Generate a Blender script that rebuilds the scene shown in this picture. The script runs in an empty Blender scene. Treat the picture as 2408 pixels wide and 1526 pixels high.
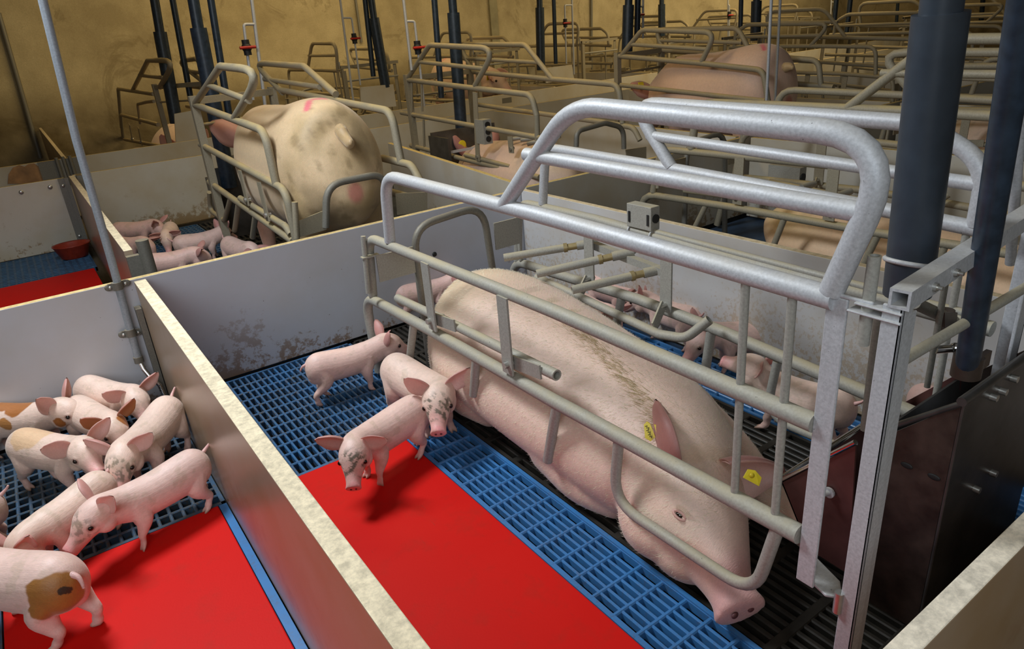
import bpy, math, random
import numpy as np
from mathutils import Vector, Matrix
random.seed(7)
S = bpy.context.scene
COL = S.collection
# ------------------------------------------------------------------ camera
F = 1637.095
yaw, pitch, roll = -.58881136, -.40307673, .0813789
def _rot(y, p, r):
    cy, sy, cp, sp, cr, sr = math.cos(y), math.sin(y), math.cos(p), math.sin(p), math.cos(r), math.sin(r)
    return (np.array([[cy,-sy,0],[sy,cy,0],[0,0,1]]) @ np.array([[1,0,0],[0,cp,-sp],[0,sp,cp]])
            @ np.array([[cr,0,sr],[0,1,0],[-sr,0,cr]]))
R = _rot(yaw, pitch, roll)
CAM = np.array([0, 0, 1.25])
cam_data = bpy.data.cameras.new('camera'); cam = bpy.data.objects.new('camera', cam_data); COL.objects.link(cam)
cam_data.sensor_width = 36; cam_data.lens = F/2408*36; cam_data.clip_end = 60; cam_data.clip_start = .02
m = Matrix.Identity(4)
for i in range(3):
    m[i][0] = R[i,0]; m[i][1] = R[i,2]; m[i][2] = -R[i,1]; m[i][3] = CAM[i]
cam.matrix_world = m
S.camera = cam
# ------------------------------------------------------------------ light
S.view_settings.view_transform = 'Standard'; S.view_settings.look = 'None'
S.view_settings.gamma = 1; S.view_settings.use_curve_mapping = False
S.view_settings.exposure = 0.0
W = bpy.data.worlds.new('world'); S.world = W; W.use_nodes = True
W.node_tree.nodes['Background'].inputs[0].default_value = (.8, .62, .38, 1)
W.node_tree.nodes['Background'].inputs[1].default_value = .03
def area(name, loc, tgt, size, power, col, sy=None):
    l = bpy.data.lights.new(name, 'AREA'); l.size = size; l.energy = power; l.color = col
    if sy: l.shape = 'RECTANGLE'; l.size_y = sy
    o = bpy.data.objects.new(name, l); COL.objects.link(o); o.location = loc
    o.rotation_euler = (Vector(tgt) - Vector(loc)).to_track_quat('-Z', 'Y').to_euler()
    return o
area('daylight_from_roof_window', (-.1, 2.8, 2.65), (.9, 1.5, 0), .7, 84, (.86, .93, 1.0))
area('cool_fill_camera_side', (-1.2, -1.0, 2.2), (1.0, 2.4, .3), 2.0, 54, (.82, .91, 1.0))  # unseen cool fill added from the camera side, lights the back panel frontally
area('tube_light_row_two', (2.4, 4.6, 2.8), (2.4, 4.9, 0), 2.4, 34, (1.0, .78, .42), .4)
area('tube_light_row_three', (3.5, 8.2, 2.8), (3.0, 10.5, .8), 4.5, 62, (1.0, .76, .38), .5)
area('tube_light_far', (9.5, 5.5, 2.8), (9.5, 7.5, 0), 6, 120, (1.0, .78, .42), .5)
area('warm_fill_back_wall', (13.0, 8.6, 2.8), (12.0, 11.3, 1.0), 8, 90, (1.0, .78, .42), .5)  # unseen warm fill added to brighten the far right wall

# ------------------------------------------------------------------ helpers
def px(u, v, X=None, Y=None, Z=None):
    d = R @ np.array([(u-1204)/F, 1, -(v-763)/F])
    if X is not None: t = (X-CAM[0])/d[0]
    elif Y is not None: t = (Y-CAM[1])/d[1]
    else: t = (Z-CAM[2])/d[2]
    p = CAM + t*d
    return Vector(p)

class MB:
    def __init__(s): s.v = []; s.f = []; s.sm = []
    def add(s, vs, fs, smooth=False):
        n = len(s.v); s.v += [tuple(v) for v in vs]; s.f += [tuple(i+n for i in f) for f in fs]; s.sm += [smooth]*len(fs)
        return s
    def box(s, lo, hi, M=None):
        x0,y0,z0 = lo; x1,y1,z1 = hi
        vs = [Vector(p) for p in ((x0,y0,z0),(x1,y0,z0),(x1,y1,z0),(x0,y1,z0),(x0,y0,z1),(x1,y0,z1),(x1,y1,z1),(x0,y1,z1))]
        if M: vs = [M @ v for v in vs]
        return s.add(vs, [(0,3,2,1),(4,5,6,7),(0,1,5,4),(1,2,6,5),(2,3,7,6),(3,0,4,7)])
    def bar(s, a, b, w, h, up=(0,0,1)):      # box beam from a to b, w across, h along up
        a, b = Vector(a), Vector(b); d = (b-a); L = d.length; d.normalize(); up = Vector(up)
        r = d.cross(up).normalized(); u = r.cross(d)
        vs = [p + r*sx*w/2 + u*su*h/2 for p in (a,b) for sx,su in ((-1,-1),(1,-1),(1,1),(-1,1))]
        return s.add(vs, [(0,1,2,3),(7,6,5,4),(0,4,5,1),(1,5,6,2),(2,6,7,3),(3,7,4,0)])
    def tube(s, pts, r, bend=.05, n=14, cap=True, hollow=False, seg=6):
        pts = [Vector(p) for p in pts]; P = [pts[0]]
        for i in range(1, len(pts)-1):
            a, b, c = pts[i-1], pts[i], pts[i+1]
            if bend <= 0: P.append(b); continue
            da, dc = (a-b), (c-b); ang = da.angle(dc)
            if ang > 2.95: P.append(b); continue
            t = min(bend/math.tan(ang/2), da.length*.48, dc.length*.48)
            p0, p2 = b+da.normalized()*t, b+dc.normalized()*t
            for k in range(seg+1):
                q = k/seg; P.append(p0*(1-q)**2 + b*2*q*(1-q) + p2*q*q)
        P.append(pts[-1])
        rr = r if isinstance(r, (list, tuple)) else None
        T = []
        for i in range(len(P)):
            a = P[max(i-1,0)]; c = P[min(i+1,len(P)-1)]; T.append((c-a).normalized())
        ref = Vector((0,0,1)) if abs(T[0].z) < .9 else Vector((1,0,0))
        u = T[0].cross(ref).normalized(); vs = []
        for i, p in enumerate(P):
            u = (u - T[i]*u.dot(T[i])).normalized(); w = T[i].cross(u)
            ri = r if rr is None else rr[min(int(i*len(rr)/len(P)), len(rr)-1)]
            for k in range(n):
                t = 2*math.pi*k/n; vs.append(p + (u*math.cos(t)+w*math.sin(t))*ri)
        fs = []
        for i in range(len(P)-1):
            for k in range(n):
                a = i*n+k; b = i*n+(k+1)%n; fs.append((a, b, b+n, a+n))
        s.add(vs, fs, True)
        if cap:
            L = len(P)
            if hollow:
                for e, sg in ((0,1),(L-1,-1)):
                    c = P[e]; ring = vs[e*n:(e+1)*n]; inn = [c+(v-c)*.72 for v in ring]; dp = [v + T[e]*sg*r*5 for v in inn]
                    f = [(k,(k+1)%n,n+(k+1)%n,n+k) for k in range(n)] + [(n+k,n+(k+1)%n,2*n+(k+1)%n,2*n+k) for k in range(n)] + [tuple(2*n+k for k in range(n))]
                    if sg > 0: f = [tuple(reversed(q)) for q in f]
                    s.add(ring+inn+dp, f)
            else:
                s.add(vs[:n], [tuple(reversed(range(n)))]); s.add(vs[-n:], [tuple(range(n))])
        return s
    def cyl(s, a, b, r, n=16, hollow=False): return s.tube([a, b], r, 0, n, True, hollow)
    def ball(s, c, r, n=10, sc=(1,1,1)):
        c = Vector(c); vs = [c+Vector((0,0,r*sc[2]))]; fs = []
        for i in range(1, n):
            ph = math.pi*i/n
            for k in range(n*2):
                t = math.pi*k/n; vs.append(c+Vector((r*sc[0]*math.sin(ph)*math.cos(t), r*sc[1]*math.sin(ph)*math.sin(t), r*sc[2]*math.cos(ph))))
        vs.append(c-Vector((0,0,r*sc[2]))); m_ = n*2
        for k in range(m_): fs.append((0, 1+k, 1+(k+1)%m_))
        for i in range(n-2):
            for k in range(m_):
                a = 1+i*m_+k; b = 1+i*m_+(k+1)%m_; fs.append((a, a+m_, b+m_, b))
        e = len(vs)-1
        for k in range(m_): fs.append((e, 1+(n-2)*m_+(k+1)%m_, 1+(n-2)*m_+k))
        return s.add(vs, fs, True)
    def poly(s, pts, th):      # extruded flat polygon, pts ordered, th = offset vector
        pts = [Vector(p) for p in pts]; th = Vector(th); n = len(pts)
        vs = pts + [p+th for p in pts]
        return s.add(vs, [tuple(reversed(range(n))), tuple(range(n,2*n))] + [(i,(i+1)%n,(i+1)%n+n,i+n) for i in range(n)])
    def mesh(s, name):
        me = bpy.data.meshes.new(name); me.from_pydata(s.v, [], s.f); me.update()
        me.polygons.foreach_set('use_smooth', s.sm)
        return me
    def build(s, name, mat, parent=None, bevel=0):
        me = s.mesh(name); me.materials.append(mat)
        o = bpy.data.objects.new(name, me); COL.objects.link(o)
        if parent:
            o.parent = parent
            if parent.type == 'EMPTY' or True:
                o.matrix_parent_inverse = Matrix.Identity(4)
        if bevel:
            b = o.modifiers.new('bevel', 'BEVEL'); b.width = bevel; b.segments = 2; b.limit_method = 'ANGLE'
        return o
def shift(mb, off):
    off = Vector(off); mb.v = [tuple(Vector(v)-off) for v in mb.v]; return mb
def thing(name, label, cat, loc=(0,0,0), group=None):
    o = bpy.data.objects.new(name, None); COL.objects.link(o); o.location = loc; o.empty_display_size = .1
    o['label'] = label; o['category'] = cat
    if group: o['group'] = group
    return o
def tag(o, label, cat, group=None, kind=None):
    if label: o['label'] = label
    if cat: o['category'] = cat
    if group: o['group'] = group
    if kind: o['kind'] = kind
    return o
def one(mb, name, mat, label, cat, group=None, bevel=0, org=None):
    if org is None: org = (sum(v[0] for v in mb.v)/len(mb.v), sum(v[1] for v in mb.v)/len(mb.v), min(v[2] for v in mb.v))
    shift(mb, org); o = mb.build(name, mat, None, bevel); o.location = org
    return tag(o, label, cat, group)
def struct(mb, name, mat, bevel=0):
    o = mb.build(name, mat, None, bevel); o['kind'] = 'structure'; return o
def copy_tree(o, parent=None):
    c = o.copy(); COL.objects.link(c); c.parent = parent
    for ch in o.children: copy_tree(ch, c)
    return c


# ------------------------------------------------------------------ materials
def newmat(name):
    m_ = bpy.data.materials.new(name); m_.use_nodes = True; nt = m_.node_tree
    return m_, nt, nt.nodes['Principled BSDF']
def N(nt, t, **kw):
    n = nt.nodes.new(t)
    for k, v in kw.items():
        if k.startswith('i_'): n.inputs[k[2:].replace('_', ' ')].default_value = v
        else: setattr(n, k, v)
    return n
def ramp(nt, src, stops):
    r = nt.nodes.new('ShaderNodeValToRGB'); e = r.color_ramp.elements
    e[0].position, e[0].color = stops[0]; e[1].position, e[1].color = stops[-1]
    for p, c in stops[1:-1]: x = e.new(p); x.color = c
    nt.links.new(src, r.inputs[0]); return r
def g(v): return (v, v, v, 1)
def noise(nt, scale, detail=4, rough=.55, vec=None, dist=0):
    n = N(nt, 'ShaderNodeTexNoise'); n.inputs['Scale'].default_value = scale; n.inputs['Detail'].default_value = detail
    n.inputs['Roughness'].default_value = rough; n.inputs['Distortion'].default_value = dist
    if vec is None: vec = nt.nodes.new('ShaderNodeNewGeometry').outputs['Position']
    nt.links.new(vec, n.inputs['Vector']); return n.outputs['Fac']
def mix(nt, f, a, b):
    m_ = nt.nodes.new('ShaderNodeMix'); m_.data_type = 'RGBA'
    for s_, v in ((0, f), (6, a), (7, b)):
        if isinstance(v, tuple): m_.inputs[s_].default_value = v
        elif isinstance(v, (int, float)): m_.inputs[s_].default_value = v
        else: nt.links.new(v, m_.inputs[s_])
    return m_.outputs[2]
def math_(nt, op, a, b=None, clamp=False):
    m_ = nt.nodes.new('ShaderNodeMath'); m_.operation = op; m_.use_clamp = clamp
    for i, v in enumerate((a, b)):
        if v is None: continue
        if isinstance(v, (int, float)): m_.inputs[i].default_value = v
        else: nt.links.new(v, m_.inputs[i])
    return m_.outputs[0]
def bump(nt, bsdf, h, strength=.2, dist=.002):
    b = nt.nodes.new('ShaderNodeBump'); b.inputs['Strength'].default_value = strength; b.inputs['Distance'].default_value = dist
    nt.links.new(h, b.inputs['Height']); nt.links.new(b.outputs[0], bsdf.inputs['Normal'])
def sep(nt, out):
    s_ = nt.nodes.new('ShaderNodeSeparateXYZ'); nt.links.new(out, s_.inputs[0]); return s_.outputs

def steel(name, base=(.50,.51,.53), dust=(.56,.50,.38), amt=.5, rough=.5, metal=.22):
    m_, nt, b = newmat(name)
    geo = nt.nodes.new('ShaderNodeNewGeometry')
    sp = noise(nt, 190, 3); c = mix(nt, ramp(nt, sp, [(.3, g(0)), (.7, g(1))]).outputs[0], (*[x*.84 for x in base],1), (*[x*1.1 for x in base],1))
    nz = sep(nt, geo.outputs['Normal'])[2]
    up = ramp(nt, nz, [(.15, g(0)), (.95, g(1))]).outputs[0]
    pat = ramp(nt, noise(nt, 6, 5, .65), [(.36, g(.25)), (.62, g(1))]).outputs[0]
    f = math_(nt, 'MULTIPLY', math_(nt, 'MULTIPLY', up, pat), amt)
    c = mix(nt, f, c, (*dust, 1))
    sk = ramp(nt, noise(nt, 170, 2), [(.73, g(0)), (.76, g(1))]).outputs[0]
    c = mix(nt, math_(nt, 'MULTIPLY', sk, .7), c, (.06,.05,.04,1))
    nt.links.new(c, b.inputs['Base Color']); b.inputs['Metallic'].default_value = metal
    r_ = math_(nt, 'ADD', math_(nt, 'MULTIPLY', f, .3), rough); nt.links.new(r_, b.inputs['Roughness'])
    nt.links.new(math_(nt, 'MULTIPLY', math_(nt, 'SUBTRACT', 1.0, f), metal), b.inputs['Metallic'])
    bump(nt, b, noise(nt, 220, 3), .25, .001)
    return m_
STEEL = steel('galvanised_steel')
STEEL_B = steel('galvanised_steel_dusty', (.34,.33,.29), (.43,.36,.22), .85, .55, .15)
STEEL_W = steel('galvanised_steel_dust_and_warm_light', (.31,.27,.19), (.46,.35,.16), 1.1, .6, .1)  # dusty tan, with the warm lamp cast of the back rows put into the colours
STEEL_D = steel('galvanised_steel_dirty', (.20,.19,.16), (.26,.20,.11), .7, .5, .3)
def plain(name, col, rough=.5, metal=0, nscale=30, var=.2, bumps=.1, spec=None):
    m_, nt, b = newmat(name); n = noise(nt, nscale, 4)
    c = mix(nt, ramp(nt, n, [(.3, g(0)), (.7, g(1))]).outputs[0], (*[x*(1-var) for x in col],1), (*[min(1,x*(1+var)) for x in col],1))
    nt.links.new(c, b.inputs['Base Color']); b.inputs['Roughness'].default_value = rough; b.inputs['Metallic'].default_value = metal
    if bumps: bump(nt, b, noise(nt, nscale*5, 3), bumps, .001)
    return m_
CHROME = plain('bright_chrome', (.7,.7,.7), .12, 1, 30, .05, 0)
BOLT = plain('zinc_bolt', (.55,.54,.5), .3, .8)
PVC = plain('dark_pvc', (.018,.030,.048), .38, 0, 40, .35, .08)
PVC_U = plain('dark_pvc_dusty', (.030,.041,.056), .42, 0, 30, .12, .06)
BLACK = plain('black_rubber', (.012,.012,.012), .6)
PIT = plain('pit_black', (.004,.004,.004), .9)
IRON = plain('cast_iron_slats', (.028,.024,.018), .55, .3, 14, .5, .4)
REDV = plain('red_plastic', (.42,.02,.015), .4)
BOWL = plain('red_feeder', (.30,.035,.015), .4)
FEED = plain('feed_meal', (.45,.33,.18), .9, 0, 120, .3, .6)
YEL = plain('yellow_tag_plastic', (.75,.58,.02), .45, 0, 40, .1, .05)
INK = plain('black_ink', (.015,.015,.01), .6)
EYE = plain('eye', (.012,.006,.004), .06, 0, 30, .1, 0)
EYEW = plain('eye_white', (.6,.5,.42), .2, 0, 30, .1, 0)
NOSTRIL = plain('nostril_shade', (.10,.03,.03), .7)  # shade inside the nostrils put into a dark colour; no holes are cut
RUSTY = plain('rusty_dark_steel', (.055,.038,.03), .42, .25, 18, .5, .3)
TROUGH = plain('dark_stainless', (.10,.095,.09), .36, .6, 10, .35, .1)
TROUGH_R = plain('trough_inside_stained', (.11,.045,.04), .34, .3, 10, .35, .2)
def blue_mat(name, dirt, col):
    m_, nt, b = newmat(name)
    n = ramp(nt, noise(nt, 7, 4, .6), [(.42-dirt*.12, g(0)), (.66-dirt*.1, g(1))]).outputs[0]
    n2 = ramp(nt, noise(nt, 130, 2), [(.50, g(0)), (.62, g(1))]).outputs[0]
    c = mix(nt, math_(nt, 'MULTIPLY', math_(nt, 'MULTIPLY', n, n2), min(1, dirt)), (*col,1), (.12,.085,.05,1))
    c = mix(nt, math_(nt, 'MULTIPLY', n, dirt*.35), c, (.07,.08,.075,1))
    nt.links.new(c, b.inputs['Base Color']); b.inputs['Roughness'].default_value = .33
    return m_
BLUE = blue_mat('blue_plastic', .35, (.045,.19,.44)); BLUE_D = blue_mat('blue_plastic_dirty', 1.0, (.035,.15,.34)); BLUE_L = blue_mat('blue_plastic_grimy', 1.5, (.028,.095,.19))
BLUE_F = plain('blue_plastic_far', (.030,.085,.16), .45, 0, 20, .3, .1)
def red_mat_():
    m_, nt, b = newmat('red_mat_plastic')
    geo = nt.nodes.new('ShaderNodeNewGeometry')
    mp = N(nt, 'ShaderNodeMapping'); mp.inputs['Scale'].default_value = (220, 14, 10); nt.links.new(geo.outputs['Position'], mp.inputs[0])
    sc = ramp(nt, noise(nt, 1, 2, .5, mp.outputs[0]), [(.72, g(0)), (.75, g(1))]).outputs[0]
    d = ramp(nt, noise(nt, 9, 6, .7), [(.52, g(0)), (.72, g(1))]).outputs[0]
    c = mix(nt, math_(nt, 'MULTIPLY', d, .25), (.62,.008,.005,1), (.30,.03,.015,1))
    c = mix(nt, math_(nt, 'MULTIPLY', sc, .5), c, (.36,.03,.02,1))
    nt.links.new(c, b.inputs['Base Color']); b.inputs['Roughness'].default_value = .55; b.inputs['Specular IOR Level'].default_value = .12
    bump(nt, b, noise(nt, 160, 3), .15, .001); return m_
RED = red_mat_()
def panel_mat(name, base=(.60,.61,.66), stain=(.26,.14,.05), lo=.0, hi=.36, amt=.85, edge=(.62,.46,.20), grime=.25, sp_=0.45, spread=.11, fine=.45, nsc=24):
    m_, nt, b = newmat(name)
    geo = nt.nodes.new('ShaderNodeNewGeometry'); z = sep(nt, geo.outputs['Position'])[2]; nz = sep(nt, geo.outputs['Normal'])[2]
    zf = ramp(nt, math_(nt, 'DIVIDE', z, .5), [(lo, g(1)), (hi/.5, g(0))]).outputs[0]
    n1 = noise(nt, 3.2, 3, .5); n2 = noise(nt, nsc, 6, .75)
    th = math_(nt, 'ADD', math_(nt, 'MULTIPLY', n1, 1-fine), math_(nt, 'MULTIPLY', n2, fine))
    th = math_(nt, 'ADD', th, math_(nt, 'MULTIPLY', zf, spread))
    f = ramp(nt, th, [(.60, g(0)), (.635, g(1))]).outputs[0]
    f = math_(nt, 'MULTIPLY', math_(nt, 'MULTIPLY', f, zf), amt)
    gr = math_(nt, 'MULTIPLY', ramp(nt, noise(nt, 2.3, 5, .6), [(.4, g(0)), (.7, g(1))]).outputs[0], grime)
    c = mix(nt, gr, (*base, 1), (base[0]*.80, base[1]*.66, base[2]*.42, 1))
    c = mix(nt, f, c, (*stain, 1))
    sk = ramp(nt, noise(nt, 75, 2), [(.775, g(0)), (.785, g(1))]).outputs[0]
    c = mix(nt, math_(nt, 'MULTIPLY', sk, .8), c, (.10,.06,.035,1))
    e = ramp(nt, nz, [(.8, g(0)), (.9, g(1))]).outputs[0]
    ec = mix(nt, ramp(nt, noise(nt, 55, 5, .7), [(.35, g(0)), (.65, g(1))]).outputs[0], (*[x*.72 for x in edge],1), (*[min(1,x*1.2) for x in edge],1))
    c = mix(nt, e, c, ec)
    nt.links.new(c, b.inputs['Base Color'])
    nt.links.new(math_(nt, 'ADD', math_(nt, 'MULTIPLY', e, .45), .30), b.inputs['Roughness'])
    b.inputs['Specular IOR Level'].default_value = sp_
    return m_
PAN = panel_mat('white_plastic_panel')
PAN_DIRTY = panel_mat('white_plastic_panel_stained', stain=(.44,.29,.13), hi=.52, amt=.75, spread=.15, fine=.78, nsc=48, edge=(.66,.53,.33), base=(.60,.58,.56), grime=.5)
PAN_DIV = panel_mat('divider_panel_shade_brown', base=(.37,.28,.20), grime=.8, stain=(.20,.09,.03), hi=.5, edge=(.78,.66,.45), amt=.35)  # brown base holds the dimness of the divider's less lit face
PAN_FAR = panel_mat('white_plastic_panel_far', base=(.56,.53,.46), grime=.6, edge=(.55,.40,.14), stain=(.24,.14,.04))
PAN_FRONT = panel_mat('front_panel_plastic', base=(.42,.30,.20), grime=.8, edge=(.82,.72,.56), stain=(.25,.10,.03))
def wall_mat():
    m_, nt, b = newmat('stained_plaster')
    geo = nt.nodes.new('ShaderNodeNewGeometry'); z = sep(nt, geo.outputs['Position'])[2]
    a = ramp(nt, noise(nt, 1.2, 7, .65), [(.35, g(0)), (.68, g(1))]).outputs[0]
    c = mix(nt, a, (.40,.325,.19,1), (.66,.56,.35,1))
    b2 = ramp(nt, noise(nt, .9, 8, .7, dist=1.2), [(.56, g(0)), (.62, g(.5)), (.66, g(0))]).outputs[0]
    c = mix(nt, b2, c, (.20,.15,.07,1))
    low = ramp(nt, z, [(.5, g(1)), (1.0, g(0))]).outputs[0]
    c = mix(nt, math_(nt, 'MULTIPLY', low, math_(nt, 'ADD', noise(nt, 3, 5), .25)), c, (.10,.07,.03,1))
    sp = ramp(nt, noise(nt, 60, 3), [(.3, g(0)), (.7, g(1))]).outputs[0]
    c = mix(nt, math_(nt, 'MULTIPLY', sp, .25), c, (.22,.18,.09,1))
    nt.links.new(c, b.inputs['Base Color']); b.inputs['Roughness'].default_value = .85
    bump(nt, b, noise(nt, 14, 8, .7), .3, .02); return m_
WALL = wall_mat()
CEIL = plain('ceiling_board', (.42,.38,.30), .8)
CONC = plain('aisle_concrete', (.16,.13,.09), .85, 0, 8, .3, .3)
# skin: colour from the 'tint' attribute, fine hair bump along the body
def skin_mat(name, hair=230, bs=.35, ear=False, sheen=.25):
    m_, nt, b = newmat(name)
    at = N(nt, 'ShaderNodeAttribute'); at.attribute_name = 'tint'
    tc = nt.nodes.new('ShaderNodeTexCoord').outputs['Object']
    mp = N(nt, 'ShaderNodeMapping'); mp.inputs['Scale'].default_value = (.22, 1, .6); nt.links.new(tc, mp.inputs[0])
    h = noise(nt, hair, 3, .6, mp.outputs[0])
    n = ramp(nt, noise(nt, hair*.12, 4, .6, tc), [(.35, g(.95)), (.65, g(1.03))]).outputs[0]
    mm = nt.nodes.new('ShaderNodeMix'); mm.data_type = 'RGBA'; mm.blend_type = 'MULTIPLY'; mm.inputs[0].default_value = 1
    nt.links.new(at.outputs['Color'], mm.inputs[6]); nt.links.new(n, mm.inputs[7])
    hc = ramp(nt, h, [(.35, g(.94)), (.65, g(1.04))]).outputs[0]
    m2 = nt.nodes.new('ShaderNodeMix'); m2.data_type = 'RGBA'; m2.blend_type = 'MULTIPLY'; m2.inputs[0].default_value = 1
    nt.links.new(mm.outputs[2], m2.inputs[6]); nt.links.new(hc, m2.inputs[7])
    nt.links.new(m2.outputs[2], b.inputs['Base Color'])
    b.inputs['Roughness'].default_value = .5
    b.inputs['Subsurface Weight'].default_value = .12; b.inputs['Subsurface Radius'].default_value = (.012,.004,.002); b.inputs['Subsurface Scale'].default_value = .6
    b.inputs['Sheen Weight'].default_value = sheen; b.inputs['Sheen Roughness'].default_value = .4
    b.inputs['Sheen Tint'].default_value = (1,.92,.82,1)
    bump(nt, b, h, bs, .003)
    if ear:
        out = nt.nodes['Material Output']; tr = nt.nodes.new('ShaderNodeBsdfTranslucent'); tr.inputs[0].default_value = (.85,.42,.34,1)
        ms = nt.nodes.new('ShaderNodeMixShader'); ms.inputs[0].default_value = .22
        nt.links.new(b.outputs[0], ms.inputs[1]); nt.links.new(tr.outputs[0], ms.inputs[2]); nt.links.new(ms.outputs[0], out.inputs[0])
    return m_
SKIN = skin_mat('piglet_skin', 420, .25); EAR = skin_mat('pig_ear_skin', 420, .15, True)
SKIN_S = skin_mat('sow_skin', 420, .35)
# ------------------------------------------------------------------ the room
XE = 19.0; YB = 11.3
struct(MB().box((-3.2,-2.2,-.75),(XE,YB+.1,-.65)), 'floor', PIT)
struct(MB().box((-3.2,YB,-.7),(XE,YB+.15,3.0)), 'wall_back', WALL)
struct(MB().box((-3.35,-2.2,-.7),(-3.2,YB+.15,3.0)), 'wall_left', WALL)
struct(MB().box((XE,-2.2,-.7),(XE+.15,YB+.15,3.0)), 'wall_right', WALL)
struct(MB().box((-3.35,-2.35,-.7),(XE+.15,-2.2,3.0)), 'wall_front', WALL)
struct(MB().box((-3.35,-2.35,3.0),(XE+.15,YB+.15,3.1)), 'ceiling', CEIL)
jx = px(1150, 40, Y=YB).x
struct(MB().box((jx,YB-.05,-.7),(jx+.16,YB+.01,3.0)), 'trim_1', plain('wall_joint_paint', (.30,.27,.17), .8, 0, 6, .2))
struct(MB().box((-3.2,-2.2,-.65),(XE,.22,-.02)), 'floor_aisle', CONC)
struct(MB().box((-3.2,6.08,-.65),(XE,7.15,-.02)), 'floor_aisle', CONC)
def slats(name, x0, x1, y0, y1, px_, w, py_, wc, mat, label, cat='slatted floor', rim=.012, depth=.022, group=None, edge=0):
    mb = MB(); r_ = w*.28
    nx = max(1, round((x1-x0-2*rim)/px_)); dx = (x1-x0-2*rim)/nx
    ny = max(1, round((y1-y0-2*rim)/py_)); dy = (y1-y0-2*rim)/ny
    def strip(a, b, w_, top, dep, ax):
        # chamfered bar between a and b (2-D points)
        h = w_/2; c = min(w_*.3, .003)
        prof = [(-h,-dep),(-h,top-c),(-h+c,top),(h-c,top),(h,top-c),(h,-dep)]
        vs = []
        for p in (a, b):
            for o_, z in prof: vs.append((p[0]+(o_ if ax else 0), p[1]+(0 if ax else o_), z))
        n = 6; mb.add(vs, [(i,(i+1)%n,(i+1)%n+n,i+n) for i in range(n)])
    for i in range(1, nx):
        x = x0+rim+i*dx; strip((x,y0),(x,y1), w, 0, depth, True)
    for j in range(1, ny):
        y = y0+rim+j*dy; strip((x0,y),(x1,y), wc, .0012, depth, False)
    mb.box((x0,y0,-depth),(x0+rim,y1,.001)).box((x1-rim,y0,-depth),(x1,y1,.001))
    mb.box((x0,y0,-depth),(x1,y0+rim,.001)).box((x0,y1-rim,-depth),(x1,y1,.001))
    if edge: mb.box((x1-.012,y0,-depth),(x1,y1,edge))
    return one(mb, name, mat, label, cat, group, org=(x0,y0,-depth))
# near pen (crate pen)
slats('plastic_slat_panel', .263, .985, 1.935, 2.80, .0240, .0085, .072, .011, BLUE_D, 'worn blue plastic slatted floor in the crate pen between red mat and back panel')
slats('plastic_slat_panel', .800, .985, .30, 1.930, .0240, .0085, .072, .011, BLUE, 'clean bright blue slatted strip between the red mat and the lying sow', edge=.006, rim=.014)
slats('plastic_slat_panel', 1.76, 1.965, .30, 2.80, .0240, .0085, .072, .011, BLUE, 'blue slatted floor strip on the far side of the lying sow')
slats('iron_slat_panel', .992, 1.753, .30, 2.80, .027, .014, .155, .026, IRON, 'dark cast iron slatted floor under the lying sow in the near crate')
one(MB().box((.266,.30,-.02),(.797,1.932,.004)), 'heating_mat', RED, 'bright red flat floor mat beside the blue strip in the near crate pen', 'floor mat', bevel=.003)
# left pen
slats('plastic_slat_panel', -.62, .220, 1.955, 2.80, .034, .010, .046, .010, BLUE_L, 'dirty blue slatted floor crowded with standing piglets in the left pen')
slats('plastic_slat_panel', -.95, -.352, .30, 1.95, .034, .010, .046, .010, BLUE_L, 'blue slatted floor strip left of the red mat in the left pen')
slats('plastic_slat_panel', -.95, -.64, 1.955, 2.80, .034, .010, .046, .010, BLUE_L, 'blue slatted floor at the far left edge of the left pen')
one(MB().box((.198,.30,-.02),(.220,1.95,.002)), 'edge_strip', BLUE, 'narrow blue strip along the foot of the near divider panel', 'floor edging')
one(MB().box((-.348,.30,-.02),(.196,1.95,.004)), 'heating_mat', RED, 'red floor mat under the brown patched piglet in the left pen', 'floor mat', bevel=.003)
# second row
slats('plastic_slat_panel', -.95, .235, 5.20, 5.93, .040, .017, .044, .017, BLUE_F, 'blue floor grid with small square holes beside the red feeding bowl')
one(MB().box((-.95,3.6,-.02),(.215,5.19,.004)), 'heating_mat', RED, 'red floor mat behind the back panel of the left pen', 'floor mat', bevel=.003)
slats('plastic_slat_panel', .29, 1.02, 2.87, 5.90, .030, .012, .060, .012, BLUE_F, 'blue slatted floor beside the standing sow seen from behind')
slats('iron_slat_panel', 1.03, 1.80, 2.87, 5.90, .036, .018, .155, .026, IRON, 'dark slatted floor under the standing sow seen from behind')
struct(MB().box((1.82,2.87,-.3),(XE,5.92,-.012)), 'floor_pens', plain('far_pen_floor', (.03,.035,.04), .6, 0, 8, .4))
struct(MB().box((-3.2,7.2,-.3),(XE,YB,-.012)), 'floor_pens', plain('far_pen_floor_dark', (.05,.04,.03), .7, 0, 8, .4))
struct(MB().box((2.0,.3,-.3),(XE,2.8,-.012)), 'floor_pens', plain('right_pen_floor', (.025,.05,.09), .6, 0, 8, .4))
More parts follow.
